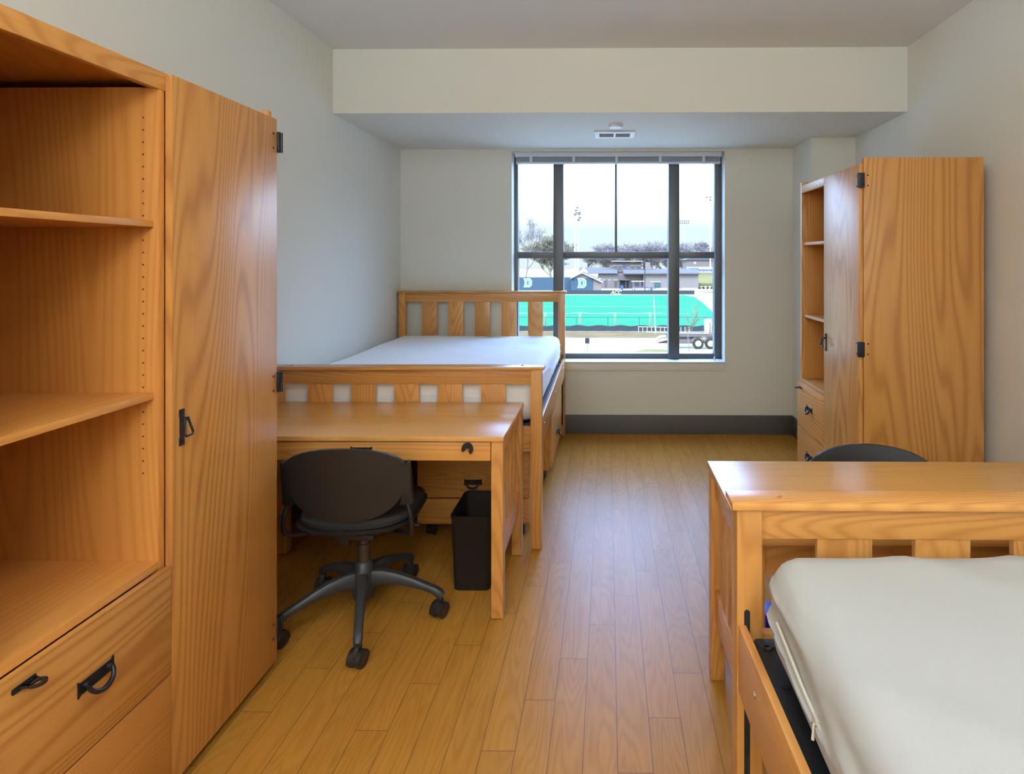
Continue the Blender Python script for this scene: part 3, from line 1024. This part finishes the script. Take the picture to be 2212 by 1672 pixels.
# ------------------------------------------------------------------ small things on the floor
def bin_():
    m = MB()
    def ring(z, hx, hy, rr, n=6):
        out = []
        for cx, cy, a0 in ((hx - rr, hy - rr, 0), (-hx + rr, hy - rr, PI / 2), (-hx + rr, -hy + rr, PI), (hx - rr, -hy + rr, 1.5 * PI)):
            for i in range(n + 1):
                t = a0 + PI / 2 * i / n
                out.append(m.bm.verts.new((cx + rr * math.cos(t), cy + rr * math.sin(t), z)))
        return out
    levels = [(0.0, 0.078, 0.13, 0.02), (0.004, 0.082, 0.134, 0.022), (0.325, 0.094, 0.148, 0.026), (0.33, 0.097, 0.151, 0.028), (0.34, 0.097, 0.151, 0.028), (0.34, 0.090, 0.144, 0.024), (0.02, 0.076, 0.128, 0.02)]
    rs = [ring(*l) for l in levels]
    for a, b2 in zip(rs, rs[1:]):
        for k in range(len(a)):
            m.bm.faces.new((a[k], a[(k + 1) % len(a)], b2[(k + 1) % len(a)], b2[k]))
    m.bm.faces.new(rs[0][::-1])
    m.bm.faces.new(rs[-1])
    o = m.build('wastebasket', BINPL, loc=(-0.612, 2.765, 0))
    tag(o, 'narrow dark wastebasket on the floor under the right end of the left desk', 'bin')
bin_()
bx = MB().box(-0.03, 0.05, -0.05, 0.05, 0, 0.055, 0.003).build('blue_carton', BLUE, loc=(0.67, 2.42, 0))
tag(bx, 'small bright blue carton on the floor seen between the near right bed post and mattress', 'carton')
m = MB()
for i in range(3):
    m.box(-0.015 + i * 0.006, -0.012 + i * 0.006, -0.0506, -0.0498, 0.030, 0.036)
m.build('carton_print', WHITE, bx, smooth=False)
# ------------------------------------------------------------------ the view outside (ground 8 m below eye level)
GZ = -6.51
def at(px, py, d):
    """point seen in that direction at distance d along the room's axis"""
    return Vector(((px - 1312.0) / 1265.0 * d, d, 1.49 - (py - 562.0) / 1265.0 * d))
def gx(px, d):
    return (px - 1312.0) / 1265.0 * d
def gz(py, d):
    return 1.49 - (py - 562.0) / 1265.0 * d

CONC = plain('pale_concrete', (0.2660, 0.2344, 0.1739), 0.9, spec=0.0, var=0.08, vscale=0.1)
DIRT = plain('bare_dirt', (0.0920, 0.0547, 0.0245), 0.95, spec=0.0, var=0.35, vscale=0.35)
TURF = plain('green_turf', (0.0205, 0.0898, 0.0411), 0.9, spec=0.0, var=0.12, vscale=0.06)
LAWN = plain('dry_lawn', (0.1023, 0.0781, 0.0285), 0.95, spec=0.0, var=0.2, vscale=0.3)
XWHITE = plain('outdoor_white', (0.2864, 0.2148, 0.1265), 0.6, spec=0.0, var=0.03)
XDARK = plain('outdoor_dark', (0.0336, 0.0331, 0.0284), 0.7, spec=0.0)
NAVY = plain('navy_windscreen', (0.0394, 0.0530, 0.0572), 0.8, spec=0.0, var=0.05)
SKYBL = plain('pale_blue_emblem', (0.1331, 0.1661, 0.1028), 0.7, spec=0.0, var=0.02)
BRICK = plain('far_brick', (0.1269, 0.0902, 0.0687), 0.9, spec=0.0, var=0.08, vscale=0.5)
BRICKL = plain('far_brick_pale', (0.1534, 0.1075, 0.0797), 0.9, spec=0.0, var=0.05, vscale=0.5)
ROOFG = plain('grey_roof', (0.0789, 0.0611, 0.0506), 0.8, spec=0.0)
BLUEB = plain('blue_banner', (0.0491, 0.0610, 0.1062), 0.7, spec=0.0)
TEAL = plain('teal_glass', (0.0368, 0.0656, 0.0531), 0.3, spec=0.0)
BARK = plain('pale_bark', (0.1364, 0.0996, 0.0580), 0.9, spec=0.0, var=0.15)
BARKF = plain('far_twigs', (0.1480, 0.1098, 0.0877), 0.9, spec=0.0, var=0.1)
RUBBER = plain('truck_rubber', (0.0409, 0.0273, 0.0158), 0.8, spec=0.0)
ORANGE = plain('tank_orange', (0.2046, 0.1075, 0.0554), 0.6, spec=0.0)

struct(MB().box(-260, 260, 6.5, 520, GZ - 0.2, GZ).build('ground', CONC, smooth=False), 'pale paved ground outside')
m = MB().box(-60, 12, 60.3, 65.6, GZ, GZ + 0.03)
struct(m.build('dirt_strip', DIRT, smooth=False), 'bare dirt strip beyond the road')
m = MB()
m.bm.faces.new([m.bm.verts.new((x, y, GZ + 0.04)) for x, y in ((-90, 66.5), (13.5, 66.5), (16.2, 90), (18.0, 112), (18.9, 127), (17.5, 134.9), (-90, 134.9))])
struct(m.build('sports_field', TURF, smooth=False), 'bright green artificial turf field')
m = MB().box(-90, 17.0, 133.6, 134.8, GZ, GZ + 0.06)
for yy in (87.0, 100.0):
    m.box(-90, 12, yy, yy + 0.12, GZ + 0.04, GZ + 0.055)
struct(m.build('field_line', XWHITE, smooth=False), 'white boundary line on the turf')
m = MB()
m.bm.faces.new([m.bm.verts.new((x, y, GZ + 0.03)) for x, y in ((22, 150), (60, 150), (60, 100), (30, 128))])
m.bm.faces.new([m.bm.verts.new((x, y, GZ + 0.03)) for x, y in ((gx(1362, 51), 50.3), (gx(1450, 51), 50.3), (gx(1440, 52), 52.2), (gx(1400, 52), 52.6), (gx(1375, 52), 51.6))])
struct(m.build('lawn', LAWN, smooth=False), 'dry grass patches beside the pavement')

# low dark wall behind the field, with white letters
d = 137.0
lw = thing('field_wall', 'long low dark wall along the far edge of the green field', 'wall', (0, d, GZ))
MB().box(gx(1095, d), gx(1500, d), 0, 0.2, 0, 0.95).build('wall_panel', XDARK, lw, smooth=False)

def letters(txt, size, mat, name, parent, loc, shear=0.0, bold=0.0, depth=0.02):
    c = bpy.data.curves.new(name, 'FONT')
    c.body = txt
    c.size = size
    c.shear = shear
    c.offset = bold
    c.extrude = depth
    c.align_x = 'CENTER'
    o = bpy.data.objects.new(name, c)
    me = bpy.data.meshes.new_from_object(o)
    bpy.data.objects.remove(o)
    me.materials.clear()
    me.materials.append(mat)
    ob = bpy.data.objects.new(name, me)
    COL.objects.link(ob)
    ob.parent = parent
    ob.location = loc
    ob.rotation_euler = (PI / 2, 0, 0)
    return ob
letters('ACC', 1.15, XWHITE, 'wall_lettering', lw, (gx(1330, d), -0.04, 0.06), 0.35, 0.03)

def emblem_d(parent, x, y, z, h):
    """blocky serif D: white outline, pale blue body, dark slot"""
    def shape(g):
        w_ = h * 0.47
        hh = h / 2
        pts = [(-w_ - g, -hh - g), (w_ * 0.55, -hh - g), (w_ + g, -hh * 0.62), (w_ + g, hh * 0.62), (w_ * 0.55, hh + g), (-w_ - g, hh + g), (-w_ * 0.72 - g, hh * 0.62), (-w_ * 0.66 - g, 0), (-w_ * 0.72 - g, -hh * 0.62)]
        return pts
    g = h * 0.07
    o = MB().prism(shape(g), 'y', -0.05, 0.0).build('emblem_outline', XWHITE, parent, loc=(x, y, z), smooth=False)
    MB().prism(shape(-g * 0.4), 'y', -0.08, -0.05).build('emblem_letter', SKYBL, o, smooth=False)
    s_ = [(0.09 * h * math.cos(t) + 0.03 * h, 0.25 * h * math.sin(t)) for t in [2 * PI * i / 12 for i in range(12)]]
    MB().prism([(u * 1.5, v * 1.2) for u, v in s_], 'y', -0.10, -0.08).build('slot_outline', XWHITE, o, smooth=False)
    MB().prism(s_, 'y', -0.12, -0.10).build('emblem_slot', NAVY, o, smooth=False)

d = 150.0
nw = thing('windscreen_wall', 'navy blue windscreen wall with a pale letter D, behind the left window panes', 'wall', (0, d, GZ))
MB().box(gx(1085, d), gx(1233.4, d), 0, 0.3, 0, gz(599, d) - GZ).build('screen_panel', NAVY, nw, smooth=False)
emblem_d(nw, gx(1139.5, d), -0.02, gz(611, d) - GZ, 2.1)

d = 146.0
eb = thing('equipment_shed', 'small gabled shed with a navy front and pale letter D', 'shed', (gx(1258, d), d, GZ))
x0, x1 = gx(1233.4, d) - gx(1258, d), gx(1280, d) - gx(1258, d)
ze, zp = gz(601, d) - GZ, gz(591, d) - GZ
MB().box(x0, x1, 0, 0.3, 0, ze).build('shed_front', NAVY, eb, smooth=False)
MB().prism([(x0, ze), (x1, ze), ((x0 + x1) / 2, zp)], 'y', 0.02, 0.28).build('gable', BRICK, eb, smooth=False)
MB().box(x0, x1 + 2.1, 0.3, 9, 0, ze - 0.3).build('shed_wall', BRICKL, eb, smooth=False)
m = MB()
m.prism([(x0 - 0.15, ze - 0.2), (x0 - 0.1, ze + 0.1), ((x0 + x1) / 2, zp + 0.35), ((x0 + x1) / 2, zp + 0.05)], 'y', -0.5, 9)
m.prism([((x0 + x1) / 2, zp + 0.05), ((x0 + x1) / 2, zp + 0.35), (x1 + 2.6, ze - 0.9), (x1 + 2.5, ze - 1.2)], 'y', -0.5, 9)
m.build('roof', ROOFG, eb, smooth=False)
m = MB()
m.prism([(x0 - 0.15, ze - 0.2), (x0 - 0.1, ze + 0.1), ((x0 + x1) / 2, zp + 0.4), ((x0 + x1) / 2, zp + 0.1)], 'y', -0.6, -0.5)
m.prism([((x0 + x1) / 2, zp + 0.1), ((x0 + x1) / 2, zp + 0.4), (x1 + 2.6, ze - 0.85), (x1 + 2.5, ze - 1.15)], 'y', -0.6, -0.5)
m.build('fascia', XWHITE, eb, smooth=False)
emblem_d(eb, gx(1256.5, d) - gx(1258, d), -0.02, gz(611.5, d) - GZ, 2.2)

d = 166.0
fh = thing('field_house', 'long brick field house with grey roof and a raised middle storey', 'building', (0, d, GZ))
def Z(py, dd=d):
    return gz(py, dd) - GZ
MB().box(gx(1292, d), gx(1389, d), 0, 14, 0, Z(591)).build('wall', BRICK, fh, smooth=False)
MB().box(gx(1389, d), gx(1506, d), -2, 14, 0, Z(592)).build('wall', BRICKL, fh, smooth=False)
m = MB()
m.prism([(-1.0, Z(591)), (-1.0, Z(590)), (6, Z(579)), (13, Z(579)), (15, Z(590)), (15, Z(591))], 'x', gx(1250, d), gx(1334, d))
m.prism([(-3.0, Z(592)), (-3.0, Z(589.5)), (4, Z(582)), (13, Z(582)), (15, Z(591))], 'x', gx(1346, d), gx(1508, d))
m.build('roof', ROOFG, fh, smooth=False)
MB().prism([(gx(1248, d), Z(590)), (gx(1272, d), Z(590)), (gx(1262, d), Z(577))], 'y', -1.2, -0.8).build('roof_gable', XWHITE, fh, smooth=False)
MB().box(gx(1324, d), gx(1388, d), 5, 14, Z(590), Z(567)).build('upper_storey', BRICK, fh, smooth=False)
MB().box(gx(1321, d), gx(1392, d), 4, 15, Z(566.5), Z(564)).build('upper_roof', ROOFG, fh, smooth=False)
MB().box(gx(1321, d), gx(1390, d), 3.8, 4, Z(565.2), Z(563.5)).build('fascia', XWHITE, fh, smooth=False)
MB().box(gx(1394, d), gx(1406, d), 3, 9, Z(583), Z(567)).build('chimney_block', BRICKL, fh, smooth=False)
for a, b2, yy, ya, yb in ((1325, 1334, 4.9, 573.2, 574.8), (1336, 1345, 4.9, 573.2, 574.8), (1363, 1373, 4.9, 573.2, 574.8), (1376, 1386, 4.9, 573.2, 574.8),
                  (1301, 1308, -0.1, 604, 605.6), (1313, 1320, -0.1, 604, 605.6), (1325, 1334, -0.1, 604, 605.6), (1363, 1391, -2.1, 606, 608), (1403, 1426, -2.1, 607, 609), (1415, 1441, -2.1, 621, 623), (1470, 1505, -2.1, 621, 623)):
    MB().box(gx(a, d), gx(b2, d), yy, yy + 0.1, Z(yb), Z(ya)).build('lintel', XWHITE, fh, smooth=False)
for a, b2, yy, ya, yb in ((1327, 1333, 4.9, 575.5, 582), (1337, 1343, 4.9, 575.5, 582), (1365, 1371, 4.9, 575.5, 584), (1378, 1384, 4.9, 575.5, 582),
                  (1306, 1311, -0.1, 606, 620), (1327, 1332, -0.1, 606, 620), (1365, 1370, -2.1, 609, 620), (1380, 1384, -2.1, 609, 620)):
    MB().box(gx(a, d), gx(b2, d), yy, yy + 0.1, Z(yb), Z(ya)).build('window', ROOFG, fh, smooth=False)
MB().box(gx(1412, d), gx(1425, d), -2.2, -2.1, Z(620), Z(610)).build('window', TEAL, fh, smooth=False)
cn = MB()
cn.box(gx(1336, d), gx(1359, d), -2.5, 0, Z(605), Z(603))
cn.box(gx(1351, d), gx(1352, d), -2.5, -2.3, 0, Z(604))
cn.box(gx(1337, d), gx(1338, d), -2.5, -2.3, 0, Z(604))
cn.build('canopy', ROOFG, fh, smooth=False)
MB().box(gx(1338, d), gx(1358, d), -0.15, 0.05, 0, Z(605)).build('doorway', XDARK, fh, smooth=False)
emb = MB().box(gx(1347, d), gx(1352, d), 4.8, 4.9, Z(579), Z(573)).build('wall_sign', BLUEB, fh, smooth=False)

d = 150.0
bn = thing('blue_banner', 'blue and white banner board on the ground before the field house', 'banner', (gx(1388, d), d, GZ))
MB().box(gx(1366, d) - gx(1388, d), gx(1410, d) - gx(1388, d), 0, 0.1, Z(629, d), Z(620, d)).build('banner_board', BLUEB, bn, smooth=False)
m = MB()
for a, b2, ya, yb in ((1367, 1369.5, 621.5, 628.5), (1371, 1372.5, 621.5, 628.5), (1373.5, 1401, 622.5, 627), (1402, 1404, 621, 628.5)):
    m.box(gx(a, d) - gx(1388, d), gx(b2, d) - gx(1388, d), -0.05, 0, Z(yb, d), Z(ya, d))
m.build('banner_print', XWHITE, bn, smooth=False)
tag(MB().box(-0.35, 0.35, -0.3, 0.3, 0, 1.1, 0.1).build('blue_barrel', BLUEB, loc=(gx(1343.5, 158), 158, GZ)), 'small blue waste bin by the canopy of the field house', 'bin')

d = 215.0
rb = thing('brick_hall', 'distant red brick hall with a round sign, at the right edge of the window', 'building', (gx(1510, d), d, GZ))
MB().box(-4.6, 6.0, 0, 12, 0, Z(562, d)).build('wall', BRICK, rb, smooth=False)
MB().prism([(-5.4, Z(562, d)), (6.6, Z(562, d)), (0.8, Z(547, d))], 'y', -0.5, 12).build('gable_roof', ROOFG, rb, smooth=False)
m = MB().tube([(-1.6, -0.1, Z(568, d)), (-1.6, 0, Z(568, d))], 0.5, 16)
m.build('round_sign', XWHITE, rb)
d = 188.0
bs = thing('scoreboard_banner', 'blue and white lettered banner on the bank below the brick hall', 'banner', (gx(1514, d), d, GZ))
MB().box(-4.6, 4.6, 0, 0.2, Z(589, d), Z(576.5, d)).build('banner_board', XWHITE, bs, smooth=False)
m = MB()
random.seed(4)
x = -4.2
while x < 4.0:
    wd = random.uniform(0.2, 0.42)
    hz = random.uniform(0.5, 0.8)
    zc = Z(583, d) + (0.28 if x < -1 else -0.1)
    m.box(x, x + wd, -0.05, 0, zc - hz / 2, zc + hz / 2)
    x += wd + 0.14
m.build('banner_print', BLUEB, bs, smooth=False)
MB().box(-4.5, 4.5, 0.05, 0.15, 0, Z(589, d)).build('banner_stand', BRICKL, bs, smooth=False)
m = MB()
m.prism([(180, 0), (180, Z(612, 180)), (189, Z(590, 189)), (210, Z(588, 200)), (210, 0)], 'x', gx(1506, 180), gx(1640, 180))
m.move(Matrix.Translation((0, 0, GZ)))
struct(m.build('grass_bank', LAWN, smooth=False), 'pale grass bank rising to the right')
bush0 = None
for i, px in enumerate((1511, 1519, 1528, 1537)):
    if bush0 is None:
        m = MB()
        bmesh.ops.create_icosphere(m.bm, subdivisions=3, radius=0.42)
        for v in m.bm.verts:
            v.co *= 1 + 0.3 * noise.noise(v.co * 3)
            v.co.z = v.co.z * 0.9 + 0.5
        o = m.build('shrub', plain('shrub_green', (0.0450, 0.0352, 0.0158), 0.9, spec=0.0, var=0.3), loc=(gx(px, 160), 160, GZ))
        bush0 = o
    else:
        o = bush0.copy()
        COL.objects.link(o)
        o.location = (gx(px, 160), 160, GZ)
        o.rotation_euler = (0, 0, i * 1.3)
    tag(o, ['leftmost', 'second from left', 'third from left', 'rightmost'][i] + ' of four round shrubs in front of the grass bank', 'shrub', 'shrubs before the grass bank')

# bare winter trees
def tree_mesh(seed, height, spread, levels, trunk_r, kids=4, droop=0.0, twig=0.035):
    rnd = random.Random(seed)
    m = MB()
    def branch(p, dirv, ln, rad, lev):
        n = 3
        pts = [p]
        dv = dirv.copy()
        for i in range(n):
            dv = (dv + Vector((rnd.uniform(-.22, .22), rnd.uniform(-.22, .22), rnd.uniform(-.08, .16) - droop))).normalized()
            pts.append(pts[-1] + dv * ln / n)
        rs = [max(twig, rad * (1 - 0.5 * i / n)) for i in range(n + 1)]
        m.tube(pts, rs, 5 if lev < 2 else 3)
        if lev >= levels:
            return
        k = kids + (1 if lev == 0 else 0)
        for i in range(k):
            t = rnd.uniform(0.35, 1.0) if i else 1.0
            j = min(n - 1, int(t * n))
            q = pts[j].lerp(pts[j + 1], t * n - j) if j < n else pts[-1]
            side = Vector((rnd.uniform(-1, 1), rnd.uniform(-1, 1), rnd.uniform(-0.15, 0.7))).normalized()
            nd = (dv * 0.75 + side * spread).normalized()
            branch(q, nd, ln * rnd.uniform(0.55, 0.78), rad * 0.5, lev + 1)
    branch(Vector((0, 0, 0)), Vector((0, 0, 1)), height * 0.38, trunk_r, 0)
    return m
def bare_tree(name, mb, mat, label, loc, rot=0.0, sc=(1, 1, 1), group=None, data=None):
    if data is not None:
        o = data.copy()
        COL.objects.link(o)
    else:
        o = mb.build(name, mat, recalc=False)
    o.location = loc
    o.rotation_euler = (0, 0, rot)
    o.scale = sc
    tag(o, label, 'tree', group)
    return o
d = 118.0
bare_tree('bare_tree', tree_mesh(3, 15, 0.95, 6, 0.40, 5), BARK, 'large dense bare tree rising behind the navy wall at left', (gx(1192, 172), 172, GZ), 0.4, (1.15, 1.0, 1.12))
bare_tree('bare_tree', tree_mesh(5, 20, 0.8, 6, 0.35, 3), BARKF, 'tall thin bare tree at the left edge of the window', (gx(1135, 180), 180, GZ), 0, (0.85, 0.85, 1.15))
sap = tree_mesh(11, 4.6, 0.40, 4, 0.05, 3, twig=0.010)
sap = bare_tree('sapling', sap, BARK, 'slender bare sapling on the near pavement in front of the truck', (gx(1488, 50.8), 50.8, GZ), 0.3, (0.9, 0.9, 1.0))
bases = [tree_mesh(20 + i, 14, 0.9, 5, 0.35, 5) for i in range(3)]
protos = [None] * 3
rt = random.Random(9)
far = [(1212, 250, 1.2), (1268, 290, 1.0), (1292, 262, 1.15), (1318, 240, 1.2), (1343, 300, 1.2), (1366, 255, 1.05), (1388, 280, 1.3), (1412, 245, 1.25), (1436, 300, 1.3), (1458, 262, 1.1), (1478, 285, 1.3), (1497, 240, 1.1), (1518, 300, 1.45), (1540, 265, 1.1), (1560, 290, 1.2)]
ORD = ['first', 'second', 'third', 'fourth', 'fifth', 'sixth', 'seventh', 'eighth', 'ninth', 'tenth', 'eleventh', 'twelfth', 'thirteenth', 'fourteenth', 'last']
for i, (px, dd, s) in enumerate(far):
    k = i % 3
    loc = (gx(px, dd), dd, GZ)
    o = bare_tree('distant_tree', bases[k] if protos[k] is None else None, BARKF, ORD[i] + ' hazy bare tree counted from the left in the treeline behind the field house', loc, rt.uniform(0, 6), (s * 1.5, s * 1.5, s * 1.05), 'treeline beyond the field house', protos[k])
    if protos[k] is None:
        protos[k] = o

# stadium light towers
def tower(px, py_top, d, cl, label, gp='stadium light towers'):
    r = thing('light_tower', label, 'light tower', (gx(px, d), d, GZ), 0, gp)
    h = gz(py_top, d) - GZ
    MB().tube([(0, 0, 0), (0, 0, h)], [0.30, 0.14], 10).build('pole', XWHITE, r)
    for (dx, dz) in cl:
        m = MB()
        m.box(-0.28 + dx, 0.28 + dx, -0.35, 0.1, h + dz - 0.2, h + dz + 0.2, 0.05)
        m.build('flood_lamp', ROOFG, r)
    m = MB()
    for z in sorted({c[1] for c in cl}):
        m.box(min(c[0] for c in cl) - 0.2, max(c[0] for c in cl) + 0.2, 0.1, 0.2, h + z - 0.06, h + z + 0.06)
    m.build('crossarm', ROOFG, r, smooth=False)
tower(1242, 456, 158, ((0.3, 0.2), (0.7, 0.9), (0.5, -0.5), (0.0, -0.9)), 'left of the two white light poles behind the shed')
tower(1249, 464, 161, ((0.3, 0.2), (0.5, -0.8), (0.1, -1.4), (0.4, 0.6)), 'right of the two white light poles behind the shed')
tower(1534, 429, 190, ((-1.2, 0.4), (0, 0.4), (1.0, 0.4), (0, -0.5), (1.0, -0.5)), 'tall light pole at the right edge of the window')
tower(1478, 480, 260, tuple((x * 0.9, z) for x in (-2, -1, 0, 1, 2) for z in (0.5, -0.4)), 'faint distant light rack above the treeline')
tag(MB().tube([(0, 0, 0), (0, 0, gz(556, 140) - GZ)], 0.11, 8).build('utility_pole', XDARK, loc=(gx(1393, 140), 140, GZ)), 'thin dark pole standing in front of the field house', 'pole')
tag(MB().tube([(0.2, 0, 0), (0, 0, gz(641, 63.6) - GZ)], [0.06, 0.05], 8).build('flag_pole', XWHITE, loc=(gx(1412, 63.6), 63.6, GZ)), 'thin white pole leaning slightly before the green field', 'pole')

# things at the near side of the field
d = 66.0
sf = thing('silt_fence', 'low black fabric fence along the near edge of the green field', 'fence', (0, d, GZ))
m = MB()
n = 90
for i in range(n):
    xa, xb = gx(1100, d) + (gx(1560, d) - gx(1100, d)) * i / n, gx(1100, d) + (gx(1560, d) - gx(1100, d)) * (i + 1) / n
    ha = 0.62 + 0.06 * math.sin(i * 0.7)
    hb = 0.62 + 0.06 * math.sin((i + 1) * 0.7)
    ya, yb = 0.05 * math.sin(i * 1.1), 0.05 * math.sin((i + 1) * 1.1)
    for o_ in (0, 0.015):
        m.quad((xa, ya + o_, 0), (xb, yb + o_, 0), (xb, yb + o_, hb), (xa, ya + o_, ha))
m.build('fence_fabric', XDARK, sf, recalc=False)
for px in (1220, 1300, 1380, 1460, 1530):
    MB().box(gx(px, d) - 0.02, gx(px, d) + 0.02, 0.03, 0.07, 0, 0.72).build('fence_stake', BARK, sf, smooth=False)
d = 68.0
cf = thing('wire_fence', 'thin dark wire fence with slim posts in front of the green field', 'fence', (0, d, GZ))
hz_ = gz(685.5, d) - GZ
MB().tube([(gx(1100, d), 0, hz_), (gx(1560, d), 0, hz_)], 0.022, 6).build('top_rail', XDARK, cf)
MB().tube([(gx(1100, d), 0, 0.25), (gx(1560, d), 0, 0.25)], 0.012, 6).build('bottom_wire', XDARK, cf)
for px in (1178, 1245, 1313, 1381, 1449, 1523):
    MB().tube([(gx(px, d), 0, 0), (gx(px, d), 0, hz_)], 0.025, 6).build('fence_post', XDARK, cf)
d = 70.0
wp = None
for i, px in enumerate((1178, 1253, 1328.5, 1404)):
    if wp is None:
        m = MB().box(-0.15, 0.15, -0.15, 0.15, 0, gz(676, d) - GZ, 0.03)
        wp = m.build('wrapped_post', plain('post_wrap', (0.1331, 0.1562, 0.0870), 0.7, spec=0.0), loc=(gx(px, d), d, GZ))
        o = wp
    else:
        o = wp.copy()
        COL.objects.link(o)
        o.location = (gx(px, d), d, GZ)
    tag(o, 'white padded post on the green field, ' + ['seen through the headboard', 'first to the right of the headboard', 'middle of the wide pane', 'nearest to the thin white pole'][i], 'post', 'white padded posts')
m = MB()
P_ = [1120, 1178, 1253, 1328.5, 1404, 1431]
for a, b2 in zip(P_, P_[1:]):
    m.tube([(gx(a + (b2 - a) * t, d), d, gz(675 + 2.2 * math.sin(PI * t), d)) for t in [i / 8 for i in range(9)]], 0.022, 5)
tag(m.build('rope', XWHITE), 'white rope sagging between the padded posts on the field', 'rope')
d = 51.4
sg = thing('street_sign', 'small blue grey sign on a thin post beside the white road', 'sign', (gx(1268.5, d), d, GZ))
MB().tube([(0, 0, 0), (0, 0, gz(731, d) - GZ)], 0.022, 8).build('sign_post', ROOFG, sg)
MB().box(-0.19, 0.19, -0.05, -0.025, gz(742, d) - GZ, gz(730, d) - GZ, 0.01).build('sign_plate', plain('sign_slate', (0.0267, 0.0214, 0.0221), 0.6, spec=0.0), sg)
d = 62.5
tag(MB().box(-1.4, 1.4, 0, 0.12, 0, 0.10).build('timber', plain('timber_pale', (0.1841, 0.1075, 0.0474), 0.8, spec=0.0), loc=(gx(1316, d), d, GZ)), 'pale timber lying on the dirt strip', 'timber')

# flatbed truck with a ladder rack and a tank
d = 53.0
X0 = gx(1480, d)
tk = thing('flatbed_truck', 'white and grey flatbed truck with a long white rail and an upright tank', 'truck', (X0, d, GZ))
def tx(px):
    return gx(px, d) - X0
def tz(py):
    return gz(py, d) - GZ
GREYT = plain('truck_grey', (0.0932, 0.0685, 0.0522), 0.6, spec=0.0)
for px in (1507, 1533.5):
    c_ = MB().tube([(tx(px), -0.30, 0.5), (tx(px), -0.24, 0.5), (tx(px), 0.05, 0.5), (tx(px), 0.1, 0.5)], [0.44, 0.5, 0.5, 0.44], 28)
    w_ = c_.build('wheel', RUBBER, tk)
    MB().tube([(tx(px), -0.33, 0.5), (tx(px), -0.30, 0.5)], [0.22, 0.28], 20).build('wheel_hub', XWHITE, w_)
    m = MB()
    m.tube([(tx(px) + 0.58 * math.cos(t), 0, 0.5 + 0.58 * math.sin(t)) for t in [PI * i / 12 for i in range(13)]], 0.05, 6)
    m.build('mudguard', GREYT, tk)
m = MB()
m.box(tx(1440), tx(1545), -0.1, 1.6, tz(727), tz(721))
m.box(tx(1463), tx(1495), -0.05, 0.6, tz(742), tz(733), 0.05)
m.box(tx(1445), tx(1500), 0.2, 1.2, tz(733), tz(727))
m.build('chassis', GREYT, tk)
m = MB()
m.tube([(tx(1378), -0.1, tz(705.5)), (tx(1462), -0.1, tz(707))], 0.04, 6)
m.tube([(tx(1395), -0.1, tz(717)), (tx(1530), -0.1, tz(720))], 0.045, 6)
for px in (1379, 1388, 1397.5, 1407, 1416.5, 1426, 1435, 1470, 1479, 1488):
    m.tube([(tx(px), -0.1, tz(706)), (tx(px + 0.5), -0.1, tz(718))], 0.033, 6)
m.build('side_rail', XWHITE, tk)
m = MB()
m.lathe([(0.30, tz(728)), (0.36, tz(726)), (0.36, tz(694)), (0.30, tz(690.5)), (0.1, tz(689.5))], (tx(1532), 0.7, 0), 24)
m.build('tank', XWHITE, tk)
MB().box(tx(1534), tx(1536.5), 0.30, 0.36, tz(726), tz(697)).build('tank_stripe', ORANGE, tk, smooth=False)
m = MB()
m.tube([(tx(1417), 0.3, tz(742)), (tx(1419), 0.3, tz(734)), (tx(1427), 0.3, tz(729)), (tx(1440), 0.3, tz(728)), (tx(1452), 0.3, tz(731))], 0.16, 8)
m.build('front_fender', XWHITE, tk)
MB().prism([(tx(1423), tz(740)), (tx(1424), tz(746)), (tx(1446), tz(741)), (tx(1445), tz(735))], 'y', 0.0, 0.4).build('step_box', plain('truck_dark', (0.0368, 0.0234, 0.0190), 0.6, spec=0.0), tk, smooth=False)
MB().box(tx(1420), tx(1468), -0.02, 0.9, 0.0, tz(741), 0.05).build('running_gear', XWHITE, tk)
